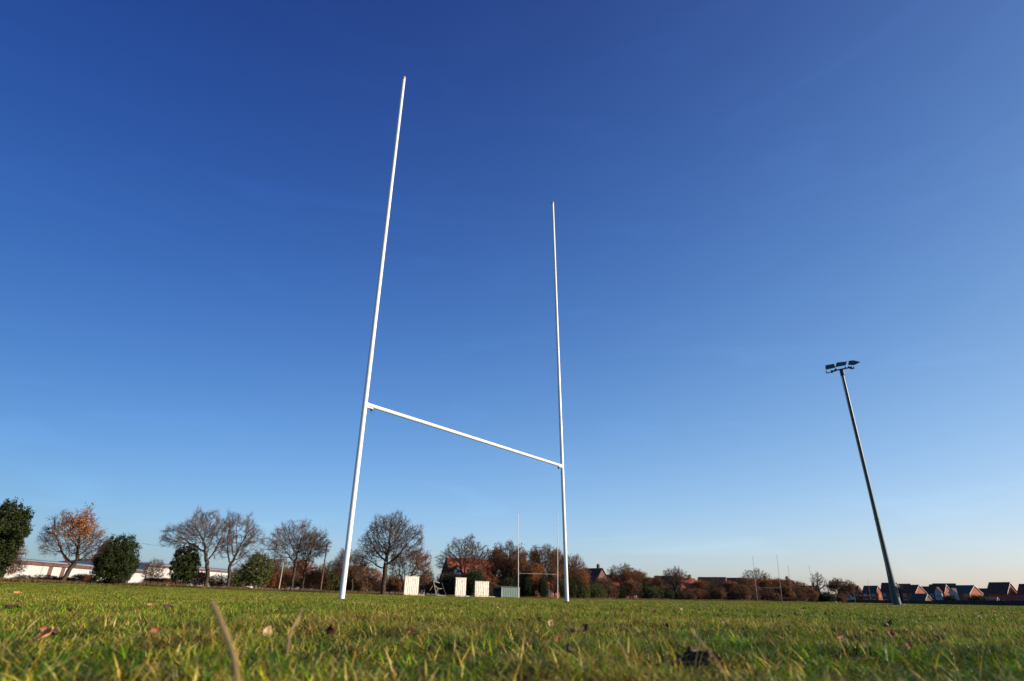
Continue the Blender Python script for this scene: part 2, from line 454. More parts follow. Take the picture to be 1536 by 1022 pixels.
# ------------------------------------------------------------------ floodlight mast
def mast():
    D = 42.0; b_ = at(1345.5, D); tp = pt(1263, 558, D)
    t = empty('floodlight_mast', b_, 0, 'tall dark green floodlight mast with three lamps on the right of the field', 'floodlight')
    H = tp[2] - b_[2]; off = Vector(tp - b_)
    mb = MB(); prof = [(.23,-.05),(.22,.2),(.165,1.5),(.142,2.2),(.13,4),(.112,H*.5),(.075,H)]
    n = 24; P = []; fc = []
    for k, (r, z) in enumerate(prof):
        c = off * max(z, 0) / H
        for i in range(n): a = 2*PI*i/n; P.append((c.x + r*math.cos(a), c.y + r*math.sin(a), z))
    for k in range(len(prof)-1): fc += [(k*n+i, k*n+(i+1) % n, (k+1)*n+(i+1) % n, (k+1)*n+i) for i in range(n)]
    fc.append(tuple(range((len(prof)-1)*n, len(prof)*n))); mb.poly(P, fc)
    mb.build('pole', M['mast'], t, True)
    d = MB(); d.box(.10,.16,-.14,.14,.4,1.0); h = d.build('hatch', M['mast'], t); h.rotation_euler = (0,0,R(250)); h.location=(.02,-.02,0)
    k = MB(); k.lathe([(.42,-.05),(.42,.03),(.40,.035)], 20); k.build('base_plate', M['mast'], t)
    for z in (H*.33, H*.66):
        rr = np.interp(z, [2.2, 4, H*.5, H], [.142, .13, .112, .075]) + .01; c = off * z / H; k = MB()
        k.lathe([(rr, z-.06), (rr, z+.06)], 20, (c.x, c.y)); k.build('joint_collar', M['mast'], t, True)
    k = MB(); c = off*.0; k.bar(Vector((-.17,-.13,1.2)), Vector((-.10,-.08,H*.5)) + off*.5, .03); k.build('cable', M['lamp_body'], t)
    # cross arm, seen square on
    a = azim(1263); rx = Vector((math.cos(a), -math.sin(a), 0)); fw = Vector((math.sin(a), math.cos(a), 0))
    px_m = mpp(1263, D)
    e0 = Vector(pt(1247.5, 557, D) - b_); e1 = Vector(pt(1277, 551, D) - b_)
    arm = MB(); arm.bar(e0, e1, .07, .07)
    arm.bar(e0 - Vector((0,0,.12)), e0 + Vector((0,0,.06)), .08); arm.bar(e1 - Vector((0,0,.14)), e1 + Vector((0,0,.06)), .08)
    arm.tube(off - Vector((0,0,.25)), off + Vector((0,0,.16)), .13, .13, 16)
    arm.build('cross_arm', M['lamp_body'], t)
    def P2(x, y, dd=0): return Vector(pt(x, y, D + dd) - b_)
    # lamps: wedge floodlight heads with a flat face and sloping back
    specs = [([(1238,548.2),(1251,545.8),(1253.2,551.8),(1238.4,555)], .1, (1239.5,554)),
             ([(1255,544.0),(1270.5,542.4),(1268.5,548.2),(1253,551)], 0., (1262,549)),
             ([(1273.2,541.4),(1280,540.6),(1291,543.2),(1281,548.2),(1272,547.6)], 0., (1276,547))]
    for k, (poly, _, foot) in enumerate(specs):
        n = len(poly); fr = [P2(x, y, -.28) for x, y in poly]; bk_c = sum((P2(x, y, .5) for x, y in poly), Vector()) / n
        bk = [bk_c + (P2(x, y, .5) - bk_c) * .8 for x, y in poly]
        hb = MB(); hb.poly(fr + bk, [tuple(range(n)), tuple(range(n, 2*n))[::-1]] + [(i, n+i, n+(i+1) % n, (i+1) % n) for i in range(n)])
        lamp = hb.build('lamp', M['lamp_body'], t)
        c = sum(fr, Vector()) / n; gl = MB()
        g2 = [c + (p - c) * .82 - fw*.012 for p in fr]; gl.poly(g2 + [p - fw*.01 for p in g2], [tuple(range(n)), tuple(range(n, 2*n))[::-1]] + [(i, (i+1)%n, n+(i+1)%n, n+i) for i in range(n)]); gl.build('lamp_glass', M['lamp_glass'], lamp)
        br_ = MB(); lo = min(fr, key=lambda p: p.z)
        b0 = fr[-1] + rx*.03; b1 = fr[-2] - rx*.03
        q0 = b0 - Vector((0,0,.16)); q1 = b1 - Vector((0,0,.15))
        for p, q in ((b0, q0), (b1, q1), (q0, q1)): br_.bar(p + fw*.25, q + fw*.25, .05)
        armp = e0.lerp(e1, (.06, .5, .94)[k])
        br_.bar((q0+q1)/2 + fw*.25, armp, .06); br_.build('bracket', M['lamp_body'], lamp)
mast()

# ------------------------------------------------------------------ trees
def tubes(P0, P1, r0, r1, n):
    """frustums between point pairs, as arrays"""
    d = P1 - P0; ln = np.linalg.norm(d, axis=1, keepdims=True); d = d / np.maximum(ln, 1e-6)
    ref = np.where(np.abs(d[:, 2:3]) > .9, np.array([[1.0, 0, 0]]), np.array([[0, 0, 1.0]]))
    u = np.cross(d, ref); u /= np.linalg.norm(u, axis=1, keepdims=True); v = np.cross(d, u)
    a = np.arange(n) * 2*PI/n
    ring = np.cos(a)[None, :, None]*u[:, None, :] + np.sin(a)[None, :, None]*v[:, None, :]
    A = P0[:, None, :] - d[:, None, :]*0 + ring * r0[:, None, None]; B = P1[:, None, :] + ring * r1[:, None, None]
    verts = np.concatenate([A, B], 1).reshape(-1, 3)
    base = (np.arange(len(P0)) * 2*n)[:, None]; i = np.arange(n)[None, :]; j = (i + 1) % n
    q = np.stack([base+i, base+j, base+n+j, base+n+i], -1).reshape(-1, 4)
    return verts, q

def merge(parts):
    vs, fs, off = [], [], 0
    for v, q in parts:
        if len(v) == 0: continue
        vs.append(v); fs.append(q + off); off += len(v)
    return np.concatenate(vs), np.concatenate(fs)

def leaf_cards(rng, P, size, cols, jit=.3, up=.0):
    n = len(P); P = P + rng.normal(0, jit, (n, 3))
    a = rng.normal(size=(n, 3)); a /= np.linalg.norm(a, axis=1, keepdims=True)
    b_ = rng.normal(size=(n, 3)); b_ -= a * (a*b_).sum(1, keepdims=True); b_ /= np.linalg.norm(b_, axis=1, keepdims=True)
    s = (size * rng.uniform(.6, 1.4, n))[:, None]
    v = np.stack([P - a*s, P + b_*s*.55, P + a*s, P - b_*s*.55], 1).reshape(-1, 3)
    q = np.arange(4*n).reshape(-1, 4)
    c = np.asarray(cols)[rng.integers(0, len(cols), n)] * rng.uniform(.7, 1.3, (n, 1))
    return v, q, np.repeat(c, 4, 0)

RUSSET = [(.25,.085,.033), (.32,.115,.045), (.17,.065,.03), (.24,.115,.055)]
ORANGE = [(.44,.15,.03), (.34,.11,.03), (.50,.21,.06), (.24,.085,.03)]
BROWN = [(.18,.09,.042), (.23,.12,.055), (.12,.065,.035)]
DARKG = [(.022,.034,.010), (.03,.042,.012), (.05,.055,.017), (.018,.025,.009)]
OLIVE = [(.07,.085,.022), (.10,.11,.03), (.05,.065,.02), (.13,.11,.04)]

def grow(rng, lobes, fork, trunk_pts, n_attr, step, trunk_r, jitter=.35, gap=.0):
    """space colonisation inside ellipsoid lobes; returns nodes, parents, radii"""
    att = []
    vol = np.array([l[3]*l[4]*l[5] for l in lobes]); vol = vol / vol.sum()
    for l, f in zip(lobes, vol):
        n = int(n_attr*f)
        p = rng.normal(size=(n, 3)); p /= np.linalg.norm(p, axis=1, keepdims=True)
        rad = rng.random(n)[:, None] ** (1/2.3)
        lump = 1 + .15*np.sin(p[:, :1]*7 + l[0]) + .13*np.sin(p[:, 1:2]*7 + p[:, 2:3]*8 + l[2]) + .08*np.sin(p[:, 2:3]*15 + p[:, :1]*11 + l[3])
        q = p * rad * lump * np.array([l[3], l[4], l[5]]) + np.array([l[0], l[1], l[2]])
        att.append(q)
    att = np.concatenate(att); att = att[att[:, 2] > .8]
    ext = (att[:, 2].max() - att[:, 2].min())
    for _ in range(9):      # holes and missing boughs
        c = att[rng.integers(len(att))]; rr = ext * rng.uniform(.06, .13)
        att = att[np.linalg.norm((att - c) * np.array([1, .5, 1.3]), axis=1) > rr]
    nodes = [np.array(p, float) for p in trunk_pts]; parent = [-1] + list(range(len(trunk_pts)-1))
    nodes = np.array(nodes); parent = list(parent)
    A = len(att); near = np.zeros(A, int); nd = np.full(A, 1e9); alive = np.ones(A, bool)
    def upd(i0):
        new = nodes[i0:]
        d = np.linalg.norm(att[:, None, :] - new[None], axis=2); k = d.argmin(1); m = d[np.arange(A), k]
        better = m < nd; nd[better] = m[better]; near[better] = k[better] + i0
    # only the top third of the trunk may branch
    nb = max(1, len(trunk_pts)//3)
    i0 = len(trunk_pts) - nb; upd(i0)
    kill = step * 1.6
    cnt = {}
    for it in range(220):
        alive &= nd > kill
        if not alive.any() or len(nodes) > 12000: break
        idx = np.unique(near[alive]); i0 = len(nodes); new = []
        dirs = att[alive] - nodes[near[alive]]; dirs /= np.linalg.norm(dirs, axis=1, keepdims=True)
        acc = np.zeros((len(nodes), 3)); np.add.at(acc, near[alive], dirs)
        for i in idx:
            c = cnt.get(i, 0)
            if c > 3: continue
            d = acc[i]; nn = np.linalg.norm(d)
            if nn < 1e-5: d = rng.normal(size=3); nn = np.linalg.norm(d)
            d = d / nn
            if parent[i] >= 0:
                pd = nodes[i] - nodes[parent[i]]; pd /= (np.linalg.norm(pd) + 1e-9); d = d + .45*pd
            d = d + rng.normal(0, jitter, 3); d /= np.linalg.norm(d)
            new.append(nodes[i] + d*step); parent.append(int(i)); cnt[i] = c + 1
        if not new: break
        nodes = np.concatenate([nodes, np.array(new)]); upd(i0)
    n = len(nodes); w = np.zeros(n); ch = np.zeros(n, int); par = np.array(parent)
    for i in range(n-1, 0, -1): ch[par[i]] += 1
    w[ch == 0] = 1
    for i in range(n-1, 0, -1): w[par[i]] += w[i]
    r = (w / w[0]) ** .50 * trunk_r
    return nodes, par, np.maximum(r, .013), ch

DENS, STEP = 4.8, .56
def make_tree_meshes(seed, lobes, trunk, n_attr=650, step=.42, trunk_r=.42, twigs=4, twig_len=.9, twig_r=.0115, leaves=None, jitter=.27, limb=.25):
    rng = np.random.default_rng(seed)
    nodes, par, r, ch = grow(rng, lobes, None, trunk, int(n_attr*DENS), step*STEP, trunk_r, jitter)
    i = np.arange(1, len(nodes)); p = par[i]
    r1 = r[i]; r0 = np.minimum(r[p], r1*1.45); 
    if len(trunk) > 1:
        tmask = i < len(trunk); r0[tmask] = r[p][tmask]
    # flare at the foot
    r0[0] *= 1.45
    big = r1 > trunk_r * limb; mid = ~big & (r1 > .05); small = ~big & ~mid
    tv, tq = merge([tubes(nodes[p[big]], nodes[i[big]], r0[big], r1[big], 9)])
    parts = []
    if mid.any(): parts.append(tubes(nodes[p[mid]], nodes[i[mid]], r0[mid], r1[mid], 5))
    if small.any(): parts.append(tubes(nodes[p[small]], nodes[i[small]], r0[small], np.maximum(r1[small]*.8, .012), 3))
    # twigs from thin wood
    src = i[r1 <= max(trunk_r*.14, float(np.quantile(r1, .55)))]; src = np.repeat(src, twigs); n = len(src)
    axis = nodes[src] - nodes[par[src]]; axis /= np.linalg.norm(axis, axis=1, keepdims=True) + 1e-9
    cen = nodes.mean(0); out = nodes[src] - cen; out /= np.linalg.norm(out, axis=1, keepdims=True) + 1e-9
    d = .6*axis + .45*out + rng.normal(0, .65, (n, 3)) + np.array([0, 0, .12]); d /= np.linalg.norm(d, axis=1, keepdims=True)
    l = (twig_len * rng.uniform(.35, 1.1, n))[:, None]
    base = nodes[src]; m1 = base + d*l*.5
    d2 = d + rng.normal(0, .35, (n, 3)); d2 /= np.linalg.norm(d2, axis=1, keepdims=True); e1 = m1 + d2*l*.5
    d3 = d + rng.normal(0, .6, (n, 3)); d3 /= np.linalg.norm(d3, axis=1, keepdims=True); e2 = m1 + d3*l*.45
    tr_ = np.full(n, twig_r)
    parts.append(tubes(base, m1, tr_, tr_*.8, 3)); parts.append(tubes(m1, e1, tr_*.8, tr_*.4, 3)); parts.append(tubes(m1, e2, tr_*.7, tr_*.35, 3))
    cv, cq = merge(parts)
    res = {'trunk': np_mesh('trunk', tv, [tq], smooth=True), 'crown': np_mesh('crown', cv, [cq])}
    if leaves:
        cnt, size, cols, bias = leaves
        tips = np.concatenate([e1, e2])
        keepw = np.ones(len(tips))
        lo, hi = tips[:, 2].min(), tips[:, 2].max()
        rel = (tips[:, 2]-lo)/(hi-lo)
        ph = rng.uniform(0, 6, 3)
        cl = np.sin(tips[:, 0]*.9+ph[0]) + np.sin(tips[:, 1]*.9+ph[1]) + np.sin(tips[:, 2]*1.1+ph[2])
        keepw = np.clip(.25 + .5*cl, .02, 2) * (np.clip(rel*2.5-.9, .05, 3) if bias == 'top' else (np.clip(1.4-rel, .1, 2) if bias == 'low' else 1))
        idx = rng.choice(len(tips), cnt, p=keepw/keepw.sum())
        v, q, c = leaf_cards(rng, tips[idx], size, cols, .22)
        res['leaves'] = np_mesh('leaves', v, [q], c)
    for k, me in res.items():
        me.materials.append({'trunk': M['bark'], 'crown': M['twig'], 'leaves': M['leaf']}[k])
    return res

def lateral(px, py, D, base):
    """sideways distance from a foot to the upright line through (px, py)"""
    a = azim(base_px_of(base)); q = pt(px, py, D) - base
    return float(q[0]*math.cos(a) - q[1]*math.sin(a))
def base_px_of(base):
    d = np.array(base) - CAM; d[2] = 0
    lo, hi = -400.0, 1900.0
    t = math.atan2(d[0], d[1])
    for _ in range(40):
        m = (lo+hi)/2
        if azim(m) < t: lo = m
        else: hi = m
    return lo
def under(px, py, D):
    """column whose ground point lies straight below what is seen at (px, py)"""
    return base_px_of(pt(px, py, D))
def put_tree(res, name, px, D, label, group=None, scale=(1,1,1), rz=None, cat='tree', dz=0):
    p = at(px, D); p[2] += dz
    t = empty(name, p, -azim(px) if rz is None else rz, label, cat, group); t.scale = scale
    for k, me in res.items(): link(k, me, None, t)
    return t

def oak(name, px, D, ytop, x0, x1, yb, label, seed, trunk_r=.42, lean=0.0, lobes=None, group=None, pale=False, **kw):
    """unique tree: crown spans columns x0..x1, from row yb (bottom) to ytop"""
    m_ = mpp(px, D); base = at(px, D)
    H = pt(px, ytop, D)[2] - base[2]; zb = max(pt(px, yb, D)[2] - base[2], .5)
    cx = lateral((x0+x1)/2, (ytop+yb)/2, D, base); rx = (x1-x0)/2*m_
    tw = kw.pop('tw', .8); H -= tw*.5; rx = max(rx - tw*.45, 1)
    fork = kw.pop('fork', .24)*H
    if lobes is None:
        lobes = [(cx, 0, zb+(H-zb)*.58, rx*.78, rx*.75, (H-zb)*.42), (cx-rx*.42, .3, zb+(H-zb)*.40, rx*.58, rx*.6, (H-zb)*.36), (cx+rx*.42, -.3, zb+(H-zb)*.40, rx*.58, rx*.6, (H-zb)*.36)]
    else:
        lobes = [(lateral(a, c, D, base), yy*rx, pt(px, c, D)[2]-base[2], ra*m_, ra*m_*.85, rc*m_*1.02) for a, yy, c, ra, rc in lobes]
    nt_ = 8; trunk = [(lean*fork*(k/nt_)**1.3 + .05*math.sin(k*1.3+seed), .04*math.cos(k+seed), -.3 + (fork+.3)*k/nt_) for k in range(nt_+1)]
    if D > 140: kw.setdefault('twigs', 4); kw.setdefault('twig_r', .017)
    res = make_tree_meshes(seed, lobes, trunk, trunk_r=trunk_r, twig_len=tw, **kw)
    if pale:
        res['crown'].materials[0] = M['twig_pale']
    return put_tree(res, name, px, D, label, group)

def evergreen_mesh(seed, rx, H, n, size, cols, zb=.2, shape='round', spiky=.0):
    rng = np.random.default_rng(seed)
    # clump centres through the crown volume, denser towards the outside
    nc = 620; p = rng.normal(size=(nc, 3)); p /= np.linalg.norm(p, axis=1, keepdims=True)
    lump = 1 + .06*np.sin(p[:, 0]*7 + seed) + .06*np.sin(p[:, 1]*8 + p[:, 2]*9 + seed*2)
    rad = rng.random(nc) ** .38 * lump
    c = p * rad[:, None] * np.array([rx, rx, (H-zb)/2]) + np.array([0, 0, zb + (H-zb)/2])
    if shape == 'cone': c[:, :2] *= np.clip(1.25 - .75*(c[:, 2:3]/H), .2, 1.2)
    if shape == 'top': c[:, :2] *= np.clip(.72 + .5*(c[:, 2:3]/H), .6, 1.1)
    if shape == 'egg': c[:, :2] *= np.clip(1.12 - .45*np.abs(c[:, 2:3]/H - .35)*1.5, .3, 1.2)
    cr = rng.uniform(.07, .17, nc) * rx
    k = rng.integers(0, nc, n)
    off = rng.normal(size=(n, 3)); off /= np.linalg.norm(off, axis=1, keepdims=True)
    P = c[k] + off * (cr[k] * rng.random(n)**.45)[:, None] * np.array([1, 1, 1.05])
    if spiky:
        m = rng.random(n) < .25; P[m, 2] += rng.uniform(0, spiky, m.sum())
    P = P[P[:, 2] > .02]
    v, q, col = leaf_cards(rng, P, size, cols, .04)
    cs = np.repeat(rng.uniform(.8, 1.25, nc)[k][:len(P)], 4)[:, None]
    crown = np_mesh('crown', v, [q], col*cs)
    # trunk with limbs reaching the clumps
    P0, P1, a0, a1 = [], [], [], []
    P0.append((0,0,-.2)); P1.append((0,0,H*.35)); a0.append(.2); a1.append(.14)
    P0.append((0,0,H*.35)); P1.append((.1,0,H*.8)); a0.append(.14); a1.append(.05)
    for j in range(0, nc, 16):
        z = rng.uniform(.1, .6)*H*.8; P0.append((0,0,z)); P1.append(tuple(c[j])); a0.append(.06); a1.append(.02)
    tv, tq = tubes(np.array(P0, float), np.array(P1, float), np.array(a0), np.array(a1), 6)
    res = {'trunk': np_mesh('trunk', tv, [tq], smooth=True), 'crown': crown}
    res['trunk'].materials.append(M['bark']); res['crown'].materials.append(M['green'])
    return res

def evergreen(name, px, D, ytop, x0, x1, label, seed, n=14000, size=.17, cols=DARKG, cat='tree', group=None, **kw):
    px = under((x0+x1)/2, (ytop + horizon_y(px))/2, D)
    m_ = mpp(px, D); b_ = at(px, D); H = pt(px, ytop, D)[2] - b_[2]; rx = (x1-x0)/2*m_
    return put_tree(evergreen_mesh(seed, rx*.92, H*.97, n, size, cols, **kw), name, px, D, label, group, cat=cat)

# left tree line, each tree grown to its own shape
evergreen('evergreen_tree', 14, 92, 748, -40, 42, 'dark broad evergreen tree at the left end of the tree line', 3, 60000, .10, DARKG, spiky=.7, zb=-.5, shape='top')
oak('oak_tree', 89, 98, 756, 62, 163, 846, 'leaning oak keeping orange leaves at its top beside the round dark evergreen', 4, .28, lean=.3, fork=.3,
    lobes=[(112,0,798,38,40), (80,.2,806,24,32), (138,-.2,812,26,30)], leaves=(2300, .10, ORANGE, 'top'), n_attr=620)
evergreen('evergreen_tree', 172, 100, 801, 134, 215, 'round dark evergreen bush in front of the white warehouse', 5, 60000, .08, DARKG, zb=-.8, spiky=.5)
evergreen('holly_tree', 278, 108, 813, 252, 303, 'dark holly under the spreading bare oak', 6, 20000, .10, DARKG + OLIVE[:1], zb=.3)
oak('oak_tree', 307, 106, 765, 240, 346, 850, 'widest bare oak with forked trunk beside the dark holly', 7, .29, fork=.22, lean=-.05,
    lobes=[(268,.1,806,26,20), (300,-.1,795,30,29), (328,.2,800,24,33), (318,0,778,20,12)], n_attr=800)
oak('oak_tree', 341, 108, 768, 318, 396, 848, 'bare upright oak rising behind the olive bush', 8, .25, fork=.30, lean=-.12,
    lobes=[(362,0,808,30,34), (350,.2,785,18,18), (376,-.2,815,20,24)], n_attr=720)
evergreen('holly_tree', 387, 110, 826, 360, 412, 'olive green bush with thinning leaves right of the upright bare oak', 9, 15000, .10, OLIVE, zb=.2)
oak('oak_tree', 436, 114, 782, 400, 485, 852, 'pale bare oak nearest the rusty utility pole', 10, .25, fork=.26,
    lobes=[(425,0,815,26,26), (450,.2,805,26,26), (470,-.1,815,20,24)], n_attr=720, pale=False)
oak('oak_tree', 452, 116, 800, 430, 498, 852, 'slim bare oak directly left of the rusty utility pole', 12, .2, fork=.3, lean=0,
    lobes=[(472,0,818,22,22), (458,.2,826,22,20)], n_attr=420)
oak('oak_tree', 527, 125, 822, 495, 556, 866, 'small spreading bare tree behind the left goal post', 13, .2, fork=.2, n_attr=420, leaves=(1400, .12, RUSSET, 'low'))
oak('oak_tree', 574, 112, 768, 533, 638, 862, 'biggest bare oak, its trunk just left of the first white screen', 14, .42, fork=.36, lean=0.0,
    lobes=[(588,0,795,34,25), (560,.2,815,24,24), (615,-.2,812,24,24), (585,0,822,34,14), (548,.3,838,18,14)], n_attr=900, leaves=(450, .12, BROWN, 'any'))
oak('oak_tree', 604, 128, 822, 585, 648, 872, 'low russet oak behind the first white screen', 15, .26, fork=.2,
    lobes=[(622,0,845,22,20), (600,.2,850,18,18), (632,-.1,862,18,12)], leaves=(3400, .12, RUSSET, 'any'), n_attr=520)
oak('oak_tree', 694, 150, 805, 652, 736, 860, 'rounded bare oak standing over the red roof with dormers', 16, .36, fork=.2,
    lobes=[(700,0,830,28,24), (676,.2,842,22,20), (720,-.2,840,18,20)], n_attr=780, step=.5)
oak('oak_tree', 755, 150, 811, 733, 792, 868, 'tall brownish oak rising behind the green steel store', 17, .34, fork=.22,
    n_attr=640, step=.5, leaves=(3200, .12, RUSSET, 'any'))
oak('oak_tree', 816, 155, 815, 788, 848, 868, 'tall brownish oak between the second pair of goal posts', 18, .34, fork=.22,
    n_attr=640, step=.5, leaves=(3000, .12, RUSSET, 'low'))
oak('oak_tree', 860, 165, 832, 838, 884, 878, 'russet oak right of the near right goal post', 19, .3, fork=.2, n_attr=460, step=.5, leaves=(3200, .12, RUSSET, 'any'))
oak('oak_tree', 935, 185, 845, 908, 962, 878, 'reddish flat topped oak right of the house with the single chimney', 20, .3, fork=.25,
    n_attr=520, step=.55, leaves=(2600, .2, RUSSET, 'any'))
oak('oak_tree', 1014, 185, 850, 990, 1036, 880, 'dark bare oak with crooked limbs before the middle houses', 21, .34, fork=.22, n_attr=520, step=.5)
oak('oak_tree', 1138, 235, 852, 1110, 1158, 880, 'bare tree rising above the roofs behind the tallest distant goal posts', 22, .34, fork=.25, n_attr=420, step=.6)
oak('lone_tree', 1228, 240, 857, 1214, 1241, 886, 'lone bare tree with a ball shaped crown right of the distant goals', 23, .34, fork=.35, n_attr=420, step=.6, twigs=4)
oak('oak_tree', 1258, 250, 867, 1238, 1284, 890, 'low wide brown oak left of the first brick gable', 24, .34, fork=.2, n_attr=460, step=.6, leaves=(2200, .22, BROWN, 'any'))

# shared templates for the woods behind
TPL = []
for sd, lv in ((31, (4200, .15, RUSSET, 'any')), (32, (3000, .15, BROWN, 'any')), (33, (2600, .15, ORANGE, 'any')), (34, None), (35, (4000, .15, RUSSET, 'low'))):
    TPL.append(make_tree_meshes(sd, [(0,0,5.6,3.2,3.2,3.2), (-1.6,.4,4.4,2.4,2.6,2.4), (1.7,-.4,4.2,2.4,2.5,2.3)], [(0,0,-.3), (.05,0,.8), (0,.05,1.7), (.1,0,2.3)], 380, .5, .26, leaves=lv, twig_len=.9, twig_r=.02))
BUSH = []
for sd, cols, n in ((41, RUSSET + BROWN, 5200), (42, DARKG, 16000), (43, OLIVE, 13000), (44, BROWN, 4200), (45, ORANGE + RUSSET, 5200)):
    if sd in (42, 43): BUSH.append(evergreen_mesh(sd, 3.0, 4.2, n, .11, cols, zb=-.6, spiky=.8))
    else: BUSH.append(make_tree_meshes(sd, [(0,0,2.2,2.5,2.4,2.0), (-1.5,.5,1.5,1.5,1.6,1.5), (1.5,-.5,1.4,1.6,1.5,1.4)], [(0,0,-.2), (0,.05,.1), (.05,0,.3)], 260, .4, .12, leaves=(n, .12, cols, 'any'), twig_len=.7, twig_r=.02))
def wood(px, D, ytop, w, k, label, name='woodland_tree', group='trees in the woods behind the field'):
    px = under(px, ytop + 15, D)
    b_ = at(px, D); H = pt(px, ytop, D)[2] - b_[2]; s = H / 9.2; wx = w*mpp(px, D) / 8.4
    return put_tree(TPL[k], name, px, D, label, group, (wx, wx, s), -azim(px) + (px*37 % 7)*.9)
def shrub(px, D, ytop, w, k, label, name='shrub', group='shrubs along the edge of the field'):
    b_ = at(px, D); H = max(pt(px, ytop, D)[2] - b_[2], .5); s = H / 4.3; wx = w*mpp(px, D) / 6.2
    return put_tree(BUSH[k], name, px, D, label, group, (wx, wx, s), -azim(px) + (px*53 % 9)*.7, cat='shrub')

W = [
 (801,148,852,26,2,'orange tree overhanging the bright red brick wall'), (832,149,854,26,0,'russet tree overhanging the bright red brick wall'),
 (745,165,822,46,0,'russet tree behind the tall brownish oak by the green store'), (776,163,822,46,4,'russet tree left of the second goal'),
 (797,166,824,44,1,'brown tree rising inside the second goal'), (834,166,826,46,0,'russet tree crossed by the second goal right post'),
 (852,172,836,40,4,'russet tree crossed by the near right goal post'), (944,192,858,34,1,'brown tree just right of the flat topped oak trunk'),
 (988,192,866,34,4,'russet tree left of the crooked oak trunk'), (1062,205,874,30,1,'brown tree before the dark long roofed house'),
 (1088,206,872,30,4,'russet tree below the pale party wall'), (1166,224,868,34,0,'russet tree behind the tallest distant goal right post'),
 (1190,228,870,32,1,'brown tree behind the middle distant goal left post'),
 # px, D, top, width, template
 (18,120,812,60,0,'russet leaved tree behind the left end evergreen'),
 (232,135,838,44,3,'thin bare sapling in front of the right warehouse'),
 (418,140,836,46,1,'brown tree between the olive bush and the pale oak'),
 (455,145,838,52,0,'russet tree behind the slim bare oak'),
 (500,150,838,48,3,'bare tree behind the rusty utility pole'),
 (540,150,846,50,0,'russet tree at the foot of the biggest oak'),
 (556,140,850,40,2,'orange brown tree behind the left goal post foot'),
 (640,150,856,34,3,'low bare tree before the dark house gable'),
 (668,150,858,34,1,'brown tree in front of the dark house gable'),
 (735,148,862,36,2,'orange tree between the two white dormers'),
 (715,146,850,38,1,'dark brown tree under the left dormer'),
 (772,150,838,44,0,'russet tree rising behind the green steel store'),
 (800,150,842,40,2,'bright orange tree left of the second goal crossbar'),
 (838,158,845,40,2,'orange tree behind the near right goal post'),
 (866,160,850,36,2,'bright orange tree right of the near right goal post'),
 (880,175,868,34,3,'bare tree in front of the chimney house'),
 (905,172,866,36,1,'brown tree below the chimney house gable'),
 (958,190,856,36,0,'russet tree right of the flat topped oak'),
 (976,185,864,34,2,'bright rust tree in the middle of the hedgerow'),
 (1052,195,870,34,0,'russet tree right of the crooked bare oak'),
 (1076,200,868,36,3,'bare tree in front of the long red roof'),
 (1098,200,872,34,0,'russet tree beside the pale lit house wall'),
 (1120,205,866,40,1,'brown tree behind the left distant goal post'),
 (1150,215,868,38,0,'russet tree between the tallest distant goal posts'),
 (1178,220,868,36,1,'brown tree right of the tallest distant goal posts'),
 (1202,225,872,34,2,'rust orange tree between the middle distant goal posts'),
 (1268,270,880,22,3,'small bare tree left of the first brick gable'),
]
for w in W: wood(*w)
